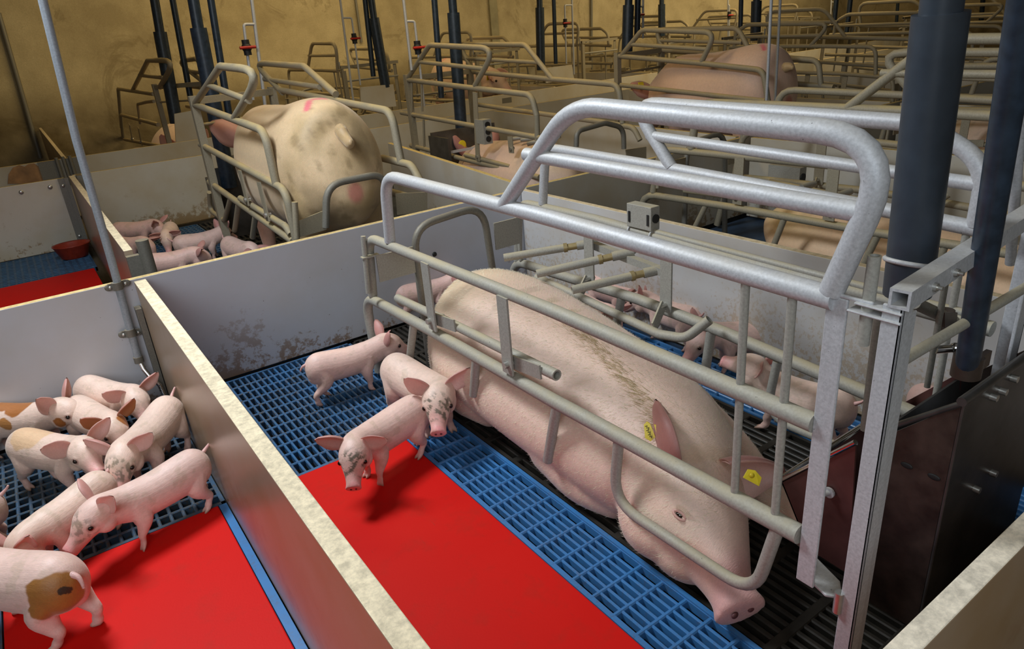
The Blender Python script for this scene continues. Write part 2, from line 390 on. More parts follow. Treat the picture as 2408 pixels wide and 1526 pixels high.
# ------------------------------------------------------------------ panels
def panel(a, b, z0, z1, th, mat, label, lean=None, name='pen_panel', cat='panel', group=None):
    a = Vector((*a, 0)); b = Vector((*b, 0)); d = (b-a).normalized(); n = Vector((d.y, -d.x, 0))*th
    mb = MB(); pts = [a, b, b+n, a+n]
    mb.add([p+Vector((0,0,z0)) for p in pts]+[p+Vector((0,0,z1)) for p in pts], [(3,2,1,0),(4,5,6,7),(0,1,5,4),(1,2,6,5),(2,3,7,6),(3,0,4,7)])
    # make sure faces point outward
    o = one(mb, name, mat, label, cat, group, org=tuple((a+b)/2+Vector((0,0,z0))), bevel=.002)
    bmn(o); return o
import bmesh
def bmn(o):
    bm = bmesh.new(); bm.from_mesh(o.data); bmesh.ops.recalc_face_normals(bm, faces=bm.faces); bm.to_mesh(o.data); bm.free()
PA = panel((-1.2,2.85),(2.02,2.85), .004, .5, .03, PAN, 'long white back panel behind the piglets, tan top edge, brown spatters')
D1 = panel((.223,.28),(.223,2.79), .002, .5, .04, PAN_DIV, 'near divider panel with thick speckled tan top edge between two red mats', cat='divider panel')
PR = panel((2.0,.28),(2.0,2.815), .004, .5, .03, PAN_DIRTY, 'brown stained white panel behind the crate of the near lying sow')
PF = panel((.26,.285),(2.0,.285), .004, .5, .032, PAN_FRONT, 'brown front panel with pale top edge in the bottom right corner', cat='panel')
PA2 = panel((2.05,2.87),(9.5,2.87), .0, .5, .03, PAN_FAR, 'white panel with tan edge behind the yellow lying sow')
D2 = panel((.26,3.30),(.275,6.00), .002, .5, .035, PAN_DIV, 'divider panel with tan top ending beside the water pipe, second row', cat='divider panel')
D3 = panel((2.06,2.9),(2.36,5.05), .0, .5, .03, PAN_FAR, 'white panel between the standing sow and the tagged sow lying behind', cat='divider panel')
panel((3.76,2.9),(3.96,5.95), .0, .5, .03, PAN_FAR, 'white and pinkish panel right of the tagged lying sow', cat='divider panel')
for k in range(2, 5):
    panel((2.1+1.75*k,2.9),(2.25+1.75*k,5.9), .0, .5, .03, PAN_FAR, ['','panel left of the pink sow standing in the second row','panel right of the pink sow standing in the second row','distant divider panel partly hidden by crates','last distant divider panel in the second row'][k], cat='divider panel')
PC0 = panel((-2.0,5.97),(.24,5.97), .002, .5, .03, PAN_FAR, 'white bolted panel above the red feeding bowl')
PC1 = panel((.30,6.04),(1.42,6.04), .002, .5, .03, PAN_FAR, 'white panel left of the standing sow with brown stained foot')
panel((1.75,6.06),(12.0,6.06), .0, .5, .03, PAN_FAR, 'long white aisle panel behind the second row of crates')
PD0 = panel((-2.0,7.22),(1.6,7.22), .0, .5, .03, PAN_FAR, 'farther white panel across the aisle, brown blotch and steel latch')
panel((1.62,7.26),(16.0,7.60), .0, .5, .03, PAN_FAR, 'far aisle panel in front of the third row of crates')
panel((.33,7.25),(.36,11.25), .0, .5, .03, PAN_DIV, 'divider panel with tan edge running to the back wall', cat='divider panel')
for k in range(1, 5):
    panel((.5+1.8*k,7.3+.04*k),(.5+1.8*k,11.25), .0, .5, .03, PAN_FAR, ['','','','',''][k] or ['','third row divider panel left of the crate by the red valve','third row divider panel left of the spotted sow','third row divider panel right of the spotted sow','farthest third row divider panel'][k], cat='divider panel')
for k in range(1, 5):
    panel((2.0+1.78*k,.28),(2.0+1.78*k,2.8), .0, .5, .03, PAN_FAR, ['','panel right of the yellow lying sow','second panel right of the yellow lying sow','third panel right of the yellow lying sow','fourth panel right of the yellow lying sow'][k], cat='divider panel')
q_ = px(1022,598,Y=2.818); sub_ = MB().ball(q_-PA.location, .012, 8, (1,.5,1)).build('dark_knob', BLACK, PA)
q_ = px(1284,560,Y=2.80); one(MB().box((q_.x-.014,2.79,.004),(q_.x+.014,2.817,.48)), 'joint_strip', plain('brown_strip', (.22,.15,.06), .7), 'narrow brown upright strip on the back panel beyond the rear gate', 'strip')
# bolts on panel C and steel profile posts
def rivets(pts, r=.012):
    for p in pts:
        p = Vector(p); yield MB().ball(p, r, 6, (1,.6,1))
def bolt_part(parent, world, r=.011, label=None, axis='Y'):
    loc = Vector(world) - parent.location
    sc = {'Y': (1,.55,1), 'X': (.55,1,1), 'Z': (1,1,.55)}[axis]
    o = MB().ball(loc, r, 6, sc).build('bolt', BOLT, parent); return o
for u, v in ((50,452),(118,440)):
    bolt_part(PC0, px(u, v, Y=5.94), .016)
t = thing('corner_post', 'grey steel profile where two white panels meet above the red bowl', 'post', (.27,5.93,0))
MB().box((-.07,0,0),(-.005,.012,.5)).box((-.03,-.012,0),(-.005,.0,.5)).build('flange', STEEL_D, t)
MB().box((.05,.0,.0),(.085,.09,.5)).build('flange', STEEL_D, t)
for z in (.08,.45): MB().ball((-.05,-.004,z), .012, 6, (1,.6,1)).build('bolt', BOLT, t)
t = thing('hinge_bracket', 'dark steel hinge plates on top of the far aisle panel', 'bracket', (.30,7.17,.28))
MB().box((-.16,-.0,0),(.0,.02,.22)).build('plate', STEEL_D, t); MB().box((.05,-.0,0),(.19,.02,.22)).build('plate', STEEL_D, t)
for x in (-.02,.03,.08): MB().cyl((x,-.01,0),(x,-.01,.24), .014).build('hinge_pin', STEEL_D, t)
a, b = px(455, 392, Y=7.18), px(552, 377, Y=7.18)
one(MB().bar(a, b, .02, .05).box((b.x-.02,7.165,b.z-.05),(b.x+.03,7.19,b.z+.05)), 'panel_latch', STEEL_D, 'flat steel latch bar on the far aisle panel', 'latch')
a, b = px(1165, 240, Y=7.32), px(1202, 234, Y=7.32)
one(MB().bar(a, b, .02, .06), 'panel_latch', STEEL_D, 'small steel latch on the far aisle panel behind the tagged sow', 'latch')
# bracket posts at the joint of near divider and back panel
t = thing('mounting_profile', 'thin dark steel channel holding the near divider to the back panel', 'channel', (.20,2.80,0))
MB().box((0,-.03,.0),(.02,.018,.40)).build('channel', STEEL_D, t)
MB().box((.022,-.03,.02),(.026,-.005,.36)).build('rubber_seal', BLACK, t)
t = thing('panel_end_post', 'short round steel post at the tan divider end behind the back panel', 'post', (.30,3.26,0))
MB().cyl((.035,0,0),(.035,0,.54), .026, 16).build('tube', STEEL_D, t); MB().box((-.04,.0,0),(.01,.035,.48)).build('end_channel', STEEL_D, t)
# flat brown blotch on the far panel, a thin sheet just off its face
c0, c1 = px(20, 405, Y=7.185), px(105, 410, Y=7.185)
mb = MB(); pts = [px(u, v, Y=7.187) for u, v in ((18,432),(20,410),(30,394),(45,388),(58,392),(66,386),(80,384),(95,394),(104,408),(106,424),(100,432))]
mb.poly(pts, (0,-.004,0)); st = mb.build('brown_blotch', plain('blotch_brown', (.36,.19,.07), .5, 0, 12, .3), PD0)
st.location = -PD0.location
# ------------------------------------------------------------------ water pipe by the near divider
P0 = [px(93, -30, Y=2.79), px(180, 330, Y=2.79), px(262, 612, Y=2.79), px(312, 795, Y=2.79), px(326, 845, Y=2.79)]
zz = [P0[0]+(P0[0]-P0[1])*((2.98-P0[0].z)/(P0[0].z-P0[1].z))] + P0
base = P0[-1]
t = thing('water_pipe', 'tall galvanised water pipe clamped to the long back panel beside the near divider', 'pipe', tuple(base))
shift(MB().tube(zz, .0135, 0, 16), base).build('tube', steel('pipe_steel', (.34,.38,.42), (.30,.28,.22), .4), t)
for (u, v, ul, vl, ur, vr) in ((276,672,255,677,298,665),(307,782,287,787,328,780)):
    c = px(u, v, Y=2.79); mb = MB()
    a, b = px(ul, vl, Y=2.805), px(ur, vr, Y=2.805)
    mb.bar(a, b, .006, .026); mb.ball(a, .013, 8, (1,.25,1)); mb.ball(b, .013, 8, (1,.25,1)); mb.tube([c-Vector((0,.0,.014)), c+Vector((0,0,.014))], .0175, 0, 16)
    k = shift(mb, base).build('pipe_clamp', STEEL_D, t)
    for e in (a.lerp(b,.08), a.lerp(b,.92)): shift(MB().ball(e-Vector((0,.006,0)), .006, 6, (1,.6,1)), base).build('bolt', BOLT, k)
hz = [px(326,845,Y=2.79), px(338,868,Y=2.775), px(352,885,Y=2.76), px(375,905,Y=2.75), px(388,935,Y=2.75)]
mb = MB(); mb.tube([hz[0]+Vector((0,0,.012)), hz[0]-Vector((0,0,.012))], .017, 0, 14)
shift(mb, base).build('collar', STEEL_D, t)
mb = MB()
for i in range(len(hz)-1):
    for k in range(9):
        p = hz[i].lerp(hz[i+1], k/9); d = (hz[i+1]-hz[i]).normalized()*.0022; mb.tube([p-d, p+d], .0085, 0, 10)
mb.tube(hz, .0062, .02, 10)
shift(mb, base).build('spring_hose', CHROME, t)
# wall pipe far left
one(MB().tube([px(-4,30,Y=YB-.04), px(95,372,Y=YB-.04)], .03, 0, 10), 'wall_conduit', STEEL_D, 'thin conduit on the stained back wall at the far left', 'pipe')
one(MB().tube([px(832,-30,Y=YB-.04), px(850,100,Y=YB-.04)], .02, 0, 10), 'wall_conduit', STEEL_D, 'thin conduit on the back wall beside the first red valve pipe', 'pipe')
one(MB().tube([px(1391,-30,Y=YB-.04), px(1391,150,Y=YB-.04)], .025, 0, 10), 'wall_conduit', STEEL_D, 'thin conduit on the back wall right of the wall joint', 'pipe')
# bowls
def bowl(loc, r, label, feed=True, h=.09):
    t = thing('feeding_bowl', label, 'bowl', loc)
    prof = [(.0,0),(r*.62,0),(r*.72,.01),(r,h),(r*1.04,h+.004),(r*1.03,h+.010),(r*.95,h+.004),(r*.68,.018),(0,.016)]
    mb = MB(); n = 28; vs = []
    for q, z in prof:
        for k in range(n): a_ = 2*math.pi*k/n; vs.append((q*math.cos(a_), q*.85*math.sin(a_), z))
    mb.add(vs, [(i*n+k, i*n+(k+1)%n, (i+1)*n+(k+1)%n, (i+1)*n+k) for i in range(len(prof)-1) for k in range(n)], True)
    mb.build('basin', BOWL, t)
    if feed:
        f = MB().ball((.01,0,.030), r*.62, 10, (1,.8,.32)).build('feed', FEED, t)
    return t
bowl((.145,5.62,.0), .115, 'red plastic feeding bowl with meal on the blue grid, left of the divider')
bowl((.79,4.93,.0), .09, 'red bowl half hidden among the piglets beside the standing sow', False)
# ------------------------------------------------------------------ farrowing crates
XA, XB = .95, 1.61  # rail coordinates traced from image pixels, then scaled about the camera onto these planes
ORG = Vector((1.28, .45, 0))
def A(*pts, x=XA): return [Vector((x, y, z)) for y, z in pts]
def crate_parts(root, mat, detail=True, fr=.0178, floor_posts=False, mats=None):
    m2 = mats or STEEL_B
    def part(name, mb, parent=root, mt=mat, **kw): return shift(mb, ORG).build(name, mt, parent, **kw)
    n = 16 if detail else 8; sg = 7 if detail else 4
    T = lambda mb, pts, r=fr, b=.07, **kw: mb.tube(pts, r, b, n, seg=sg, **kw)
    def clip(z): return z
    # --- side A (near side of the near crate)
    part('top_rail', T(MB(), A((0.535,0.834),(1.221,0.843),(2.090,0.843),(2.123,0.612)), fr*1.05, .10))
    part('middle_rail', T(MB(), A((0.546,0.610),(1.240,0.612),(2.307,0.594),(2.352,0.356)), fr*.98, .09), mt=m2)
    part('bottom_rail', T(MB(), A((0.550,0.376),(1.262,0.356),(1.900,0.352),(2.434,0.336),(2.416,0.010)), fr*1.05, .10), mt=m2)
    part('hoop', T(MB(), A((1.416,0.843),(1.142,1.095),(0.470,1.076),(0.543,0.843)), fr*1.05, .22 if detail else .2))
    part('hoop_bar', T(MB(), A((1.307,0.980),(0.508,0.972)), fr*.85, 0))
    if detail:
        for y in (.697, .607): part('upright_rod', T(MB(), A((y,.829),(y-.004,.377)), .0078, 0), mt=STEEL_B)
    part('guard_loop', T(MB(), A((1.017,0.350),(1.040,0.164),(0.633,0.172),(0.594,0.368)), fr*.72, .09), mt=m2)
    for y0, y1, z1 in ((1.630,1.670,.205),(1.246,1.301,.150),(2.026,2.10,.185)):
        part('anti_lie_finger', T(MB(), A((y0,.345),(y1,z1)), fr*.78, 0), mt=m2)
    # side A hangers and swing bar
    for y0, y1 in ((1.850,1.859),(1.431,1.428)):
        h = part('hanger_plate', MB().box((XA-.022,y0-.023,.377),(XA-.016,y0+.023,.603)), mt=m2)
        part('pivot_bolt', MB().cyl((XA-.034,y1,.407),(XA+.03,y1,.407), .010, 6), h, BOLT)
        part('pivot_arm', MB().bar((XA-.004,y1+.018,.407),(XA+.002,y1-.118,.418), .006, .040), mt=m2)
    part('swing_bar', T(MB(), [Vector((XA+.018,2.17,.390)), Vector((XA+.018,1.755,.407)), Vector((XA+.018,1.357,.418)), Vector((XA+.018,1.262,.422))], fr*.85, 0, hollow=True), mt=m2)
    # --- side B (far side of the near crate)
    Bp = lambda *p: A(*p, x=XB)
    part('top_rail', T(MB(), Bp((0.565,0.781),(0.802,0.793),(1.436,0.817),(2.090,0.830),(2.128,0.610)), fr*.98, .09))
    part('middle_rail', T(MB(), Bp((0.546,0.572),(1.345,0.586),(1.825,0.600),(2.288,0.594),(2.326,0.337)), fr*.98, .09), mt=m2)
    part('bottom_rail', T(MB(), Bp((0.565,0.299),(1.252,0.343),(1.616,0.352),(2.354,0.329),(2.429,0.010)), fr*1.05, .10), mt=m2)
    part('hoop', T(MB(), Bp((1.470,0.822),(1.643,1.008),(0.753,0.991),(0.617,0.920),(0.617,0.789)), fr*1.05, .13))
    part('hoop_bar', T(MB(), Bp((1.567,0.910),(0.621,0.876)), fr*.85, 0))
    if detail:
        for y in (.725,.632): part('upright_rod', T(MB(), Bp((y,.79),(y,.31)), .008, 0), mt=STEEL_B)
    part('guard_loop', T(MB(), Bp((1.058,0.313),(1.083,0.120),(0.659,0.128),(0.619,0.304)), fr*.72, .09), mt=m2)
    for y0, y1, z1 in ((1.696,1.738,.17),(1.296,1.318,.15)):
        part('anti_lie_finger', T(MB(), Bp((y0,.34),(y1,z1)), fr*.85, 0), mt=m2)
    for y0 in (1.469,1.843):
        h = part('hanger_plate', MB().box((XB-.022,y0-.024,.355),(XB-.016,y0+.024,.586)), mt=m2)
        part('pivot_bolt', MB().cyl((XB-.05,y0,.379),(XB+.0,y0,.379), .010, 6), h, BOLT)
        part('pivot_arm', MB().bar((XB-.03,y0,.383),(1.505,y0-.03,.335 if y0 < 1.6 else .33), .036, .006, up=(0,1,0)), mt=m2)
    part('swing_bar', T(MB(), [px(1262,652,X=1.50), px(1380,706,X=1.50), px(1550,786,X=1.50), px(1612,796,X=1.51), px(1668,752,X=1.55)], fr*.85, .07, hollow=True), mt=m2)
    # --- rear gate
    g_ = [Vector((x, 2.28, z)) for x, z in ((1.113,.02),(1.118,.597),(1.431,.620),(1.472,.02))]
    lp = part('rear_gate', T(MB(), g_, .0145, .10), mt=STEEL_D)
    part('gate_plate', MB().box((.955,2.274,.427),(1.113,2.280,.528)), lp, m2)
    part('gate_plate', MB().box((1.472,2.274,.427),(1.590,2.280,.537)), lp, m2)
    part('latch_pin', T(MB(), [Vector((.925,2.29,.606)),Vector((.909,2.29,.394))], .009, 0), lp, m2)
    part('latch_pin', T(MB(), [Vector((1.60,2.29,.578)),Vector((1.60,2.29,.348))], .009, 0), lp, m2)
    part('latch_bracket', MB().box((.905,2.275,.527),(.97,2.30,.532)), lp, m2)
    # --- front
    fp = part('front_flat_post', MB().box((XA-.006,.475,.840),(XA,.546,.846)).poly([px(u, v, Z=.275) for u, v in ((1886,1322),(1920,1316),(1975,1372),(1978,1392),(1962,1408),(1940,1404),(1892,1358))], (0,0,.006)).box((XA-.006,.512,.281),(XA,.546,.8395)), bevel=.002)
    part('locating_pin', T(MB(), [Vector((XA-.008,.462,.268)),Vector((XA-.008,.462,.312))], .008, 0), fp, BOLT)
    part('corner_post', MB().box((.942,.43,.005),(.970,.436,.850)).box((.942,.43,.005),(.948,.460,.850)).box((.968,.4365,.005),(.998,.4405,.83)), bevel=.002)
    part('corner_post', MB().box((1.60,.500,.005),(1.64,.507,.845)).box((1.633,.50,.005),(1.64,.54,.845)), bevel=.002)
    cb = part('crossbar', hollow_beam((.940,.437,.862),(1.66,.500,.862), .029))
    for u_, v_ in ((2185,655),(2246,627)):
        q_ = px(u_, v_, Y=.437); x, z_ = q_.x, .862; yb = .4225+(x-.94)*.0875; part('bolt', MB().cyl((x,yb,z_),(x,yb-.006,z_), .0065, 6).cyl((x,yb-.006,z_),(x,yb-.013,z_), .0033, 8), cb, BOLT)
    part('hinge_clamp', MB().box((.938,.43,.838),(.968,.50,.842)).box((.938,.43,.824),(.968,.51,.828)), bevel=.002)
    part('hinge_pin', T(MB(), [Vector((.955,.487,.772)),Vector((.955,.487,.912))], .0092, 0, hollow=True), mt=STEEL_B)
    part('brace_rod', T(MB(), [Vector((.99,.455,.735)),Vector((1.62,.455,.735))], .009, 0), mt=STEEL_B)
    if not detail:
        part('upright_rod', T(MB(), A((0.651,0.829),(0.651,0.377)), .009, 0)); part('upright_rod', T(MB(), Bp((0.678,0.789),(0.678,0.318)), .009, 0))
    return root
def hollow_beam(a, b, s):
    a, b = Vector(a), Vector(b); mb = MB(); d = (b-a).normalized(); up = Vector((0,0,1)); r = d.cross(up)
    o, i_ = s/2, s/2-.004; vs = []
    for p in (a, b):
        for q in (o, i_):
            for sx, su in ((-1,-1),(1,-1),(1,1),(-1,1)): vs.append(p+r*sx*q+up*su*q)
    f = []
    for k in range(4):
        j = (k+1)%4
        f += [(k,j,8+j,8+k), (4+j,4+k,12+k,12+j), (j,k,4+k,4+j), (8+k,8+j,12+j,12+k)]
    return mb.add(vs, f)
main = thing('farrowing_crate', 'bright galvanised farrowing crate around the sow lying in front', 'farrowing crate', tuple(ORG))
crate_parts(main, STEEL, True)
def sub(root, name, mb, mat, parent=None, **kw): return shift(mb, root.location).build(name, mat, parent or root, **kw)
# adjuster box with hole caps and clamps on side B of the near crate
def adj_box(root, a, d, holes, sz=(.045,.12,.085), clamp=True, r=None):
    a = Vector(a); sx, sy, sz_ = sz
    mb = MB().box((-sx/2,-sy/2,0),(sx/2,sy/2,sz_)); mb.v = [tuple(Vector(v)+a) for v in mb.v]
    bx = sub(root, 'adjuster_box', mb, STEEL_B, bevel=.002)
    for k in range(holes):
        z = sz_*(k+1)/(holes+1)
        c = a+Vector((0,-sy/2*d,z)); sub(root, 'hole_plug', MB().cyl(c, c+Vector((0,-.004*d,0)), .0145, 16), BLACK, bx)
    for s_ in (-1,1):
        c = a+Vector((-sx/2-.001, s_*sy*.38, sz_*.45)); sub(root, 'slot', MB().box(c+Vector((-.002,-.004,-.018)), c+Vector((.001,.004,.018))), BLACK, bx)
    if clamp:
        for s_ in (-1,1):
            c = a+Vector((0,s_*sy*.45,-.002)); q = [c+Vector((math.cos(t)*.024, 0, -.02+math.sin(t)*.024)) for t in np.linspace(0, math.pi, 9)]
            sub(root, 'pipe_strap', MB().tube(q, .003, 0, 8), STEEL, bx)
    return bx
pb = px(1512, 545, X=XB)
adj_box(main, (XB, pb.y, .612), 1, 1, (.04,.11,.078))
sub(main, 'dispenser_pipe', MB().cyl((XB+.0,pb.y-.03,.607),(XB-.0,.56,.592), .010, 12), STEEL_B)
# back stop: rail with three hollow pegs
bs = thing('back_stop', 'adjustable back stop with three hollow pipe pegs over the lying sow', 'back stop', tuple(px(1440, 640, Z=.40)))
pegs = (((1185,606),(1335,580),(1365,578),(1405,570)), ((1262,644),(1412,611),(1440,605),(1490,592)), ((1345,682),(1495,645),(1520,640),(1560,632)))
def rp(u, v, t): return px(u, v, X=1.36+.28*t)
bars = []
for (e0, e1, e2, e3) in pegs:
    p0 = px(*e0, X=1.36); p3 = px(*e3, X=1.64)
    p1, p2 = p0.lerp(p3,.66), p0.lerp(p3,.78)
    sub(bs, 'peg', MB().tube([p0,p1], .0145, 0, 16, hollow=True), STEEL_B)
    sub(bs, 'sleeve', MB().tube([p1-(p3-p0)*.01,p2], .0125, 0, 14).tube([p1-(p3-p0)*.02,p1+(p3-p0)*.02], .017, 0, 16), plain('brass_sleeve_%d'%len(bars), (.34,.26,.12), .5, .4), None)
    sub(bs, 'socket', MB().tube([p2,p3], .0165, 0, 16), STEEL_B); bars.append(p3.lerp(p2,.3))
sub(bs, 'carrier_bar', MB().bar(bars[0]+Vector((0,.03,0)), bars[2]-Vector((0,.03,0)), .025, .025).bar(bars[1], bars[1]+Vector((.07,.01,.02)), .03, .025), STEEL_B)
sub(bs, 'clamp_hook', MB().box(bars[1]+Vector((.03,-.03,.02)), bars[1]+Vector((.07,.05,.026))).cyl(bars[1]+Vector((.045,-.04,.005)), bars[1]+Vector((.045,-.02,.005)), .01), STEEL_D)

# near trough
tr = thing('feed_trough', 'dark stained steel feed trough box at the front of the near crate', 'trough', (1.27,.45,0))
mb = MB().box((1.267,.447,.01),(1.70,.453,.565)); sub(tr, 'front_plate', mb, TROUGH, bevel=.002)
mb = MB().poly([(1.267,.453,.01),(1.267,.60,.01),(1.267,.60,.40),(1.267,.58,.43),(1.267,.453,.56)], (.006,0,0)); sub(tr, 'side_plate', mb, RUSTY)
mb = MB().poly([(1.70,.453,.01),(1.70,.60,.01),(1.70,.60,.40),(1.70,.58,.43),(1.70,.453,.56)], (.006,0,0)); sub(tr, 'side_plate', mb, RUSTY)
sub(tr, 'top_edge', MB().cyl((1.262,.452,.567),(1.70,.452,.567), .009, 10).cyl((1.269,.452,.562),(1.269,.59,.44), .006, 8), TROUGH)
sub(tr, 'back_wall', MB().poly([(1.27,.60,.42),(1.70,.60,.42),(1.70,.56,.10),(1.27,.56,.10)], (0,.005,0)), TROUGH)
for (u, v) in ((2247,880),(2330,932),(2352,918),(2378,888),(2330,1110),(2290,1148)):
    p = px(u, v, Y=.447)
    if p.z < .55 and 1.28 < p.x < 1.7: sub(tr, 'bolt', MB().cyl(p, p-Vector((0,.012,0)), .0075, 6), BOLT, tr)
for u, v in ((2132,1095),(2196,1122)):
    p = px(u, v, X=1.266); sub(tr, 'slot_hole', MB().ball(p, .012, 8, (.15,1,.5)), BLACK)
# inner bowl: brownish stained apron reaching to the sow's snout
q = [px(1836,1130,X=1.20), px(2012,1040,X=1.20), px(1995,1350,X=1.20), px(1900,1290,X=1.20)]
bowlp = sub(tr, 'bowl_side', MB().poly(q, (.005,0,0)), TROUGH_R)
sub(tr, 'bowl_side', MB().poly([p+Vector((.44,0,0)) for p in q], (.005,0,0)), TROUGH_R)
sub(tr, 'bowl_rim', MB().cyl(q[0]+Vector((.0,0,.004)), q[0]+Vector((.44,0,.004)), .008, 10).cyl(q[0], q[1], .006, 8), CHROME)
sub(tr, 'bowl_front', MB().poly([q[0],q[0]+Vector((.44,0,0)),q[3]+Vector((.44,0,0)),q[3]], (0,-.004,0)), TROUGH_R)
p = px(1950,1158,X=1.195); sub(tr, 'nipple_drinker', MB().cyl(p, p+Vector((-.02,.01,-.003)), .006, 10).tube([p+Vector((.002,0,0)),p-Vector((.003,0,0))], .012, 0, 14), STEEL)
# white back plate under the front post (panel between floor and bottom rail)
# pipes at the near crate
def pipe_thing(name, label, pts, r, mat, lower=None, extra=None, group=None, n=20):
    if pts[0].z < 2.9: pts = [pts[0]+(pts[0]-pts[-1])*((2.97-pts[0].z)/(pts[0].z-pts[-1].z))]+list(pts[1:])
    base = Vector(pts[-1]); t = thing(name, label, 'pipe', tuple(base), group)
    sub(t, 'tube', MB().tube(pts, r, 0, n), mat)
    if lower: sub(t, 'outer_sleeve', MB().tube(lower[0], lower[1], 0, n), mat)
    return t
ft = px(2212,30,Y=.58); fb = px(2133,690,Y=.58); up = ft+(ft-fb)*((2.97-ft.z)/(ft.z-fb.z))
ft2 = ft-(ft-fb)*.03
fp_ = pipe_thing('feed_pipe', 'thick dark grey plastic feed pipe with narrower top above the near trough', [up, ft2], .031, PVC_U, ([ft, fb], .041), n=32)
ring = [fb+(ft-fb)*.13+Vector((math.cos(t)*.042, math.sin(t)*.042, -.01*math.cos(t))) for t in np.linspace(0, 2*math.pi, 33)]
sub(fp_, 'pipe_strap', MB().tube(ring, .005, 0, 8), STEEL)
a, b = px(2413,-20,Y=.40), px(2272,872,Y=.46)
dp = pipe_thing('drop_pipe', 'slimmer dark plastic drop pipe ending in the near trough', [a, b], .0195, PVC, n=24)
sub(dp, 'pipe_clip', MB().tube([b+Vector((0,0,-.01)), b+Vector((0,0,.03))], .0245, 0, 20).box(b+Vector((.03,-.01,-.01)), b+Vector((.07,.0,.02))), RUSTY)
a, b = px(2400,190,Y=.60), px(2384,560,Y=.60)
pipe_thing('water_pipe', 'steel water pipe behind the slim drop pipe at the right edge', [px(2420,-30,Y=.60), px(2376,620,Y=.60)], .011, STEEL, n=12)
# hose parts behind the post (drinker line)
rl = [px(2150,735,Y=.62), px(2260,775,Y=.62)]
t = thing('water_line', 'grey pipe with rusty clamp and chrome drinker behind the front post', 'pipe', tuple(rl[1]))
sub(t, 'tube', MB().tube([px(2150,712,Y=.62),px(2285,775,Y=.62)], .013, 0, 14), STEEL_D)
sub(t, 'clamp', MB().tube([px(2222,750,Y=.62)+Vector((0,.0,-.022)),px(2222,750,Y=.62)+Vector((0,0,.022))], .017, 0, 14).poly([px(2222,735,Y=.6),px(2252,735,Y=.6),px(2250,765,Y=.6),px(2222,770,Y=.6)], (0,.006,0)), RUSTY)
sub(t, 'drinker', MB().tube([px(2195,822,Y=.6),px(2255,818,Y=.6),px(2275,825,Y=.6)], .0095, 0, 14).ball(px(2246,818,Y=.595), .012, 10), CHROME)
sub(t, 'down_rod', MB().tube([px(2228,640,Y=.6),px(2180,910,Y=.6)], .0065, 0, 10), STEEL_D)
one(MB().tube([px(2072,715,Y=.60),px(2035,1010,Y=.60)], .010, 0, 12), 'support_rod', STEEL_D, 'dark thin rod just left of the tall front post', 'rod', org=tuple(px(2035,1010,Y=.60)))

# --- crates further back: a lighter copy of the same make
far = thing('farrowing_crate', 'second row crate just right of the pink standing sow', 'farrowing crate', (0,0,0))
crate_parts(far, STEEL_W, False, mats=STEEL_W)
def place(o, cx, yf, flip, sz=1.0, tilt=0, sy=1.0, sx=1.0):
    o.location = (cx, yf, .10 if flip else 0); o.rotation_euler = (-math.radians(tilt), 0, math.pi if flip else 0); o.scale = (sx, sy, sz)
# rotated crates: local +y (rear) points to -Y
place(far, 6.58, 5.10, True, 1.02, 3.0, 1.0)
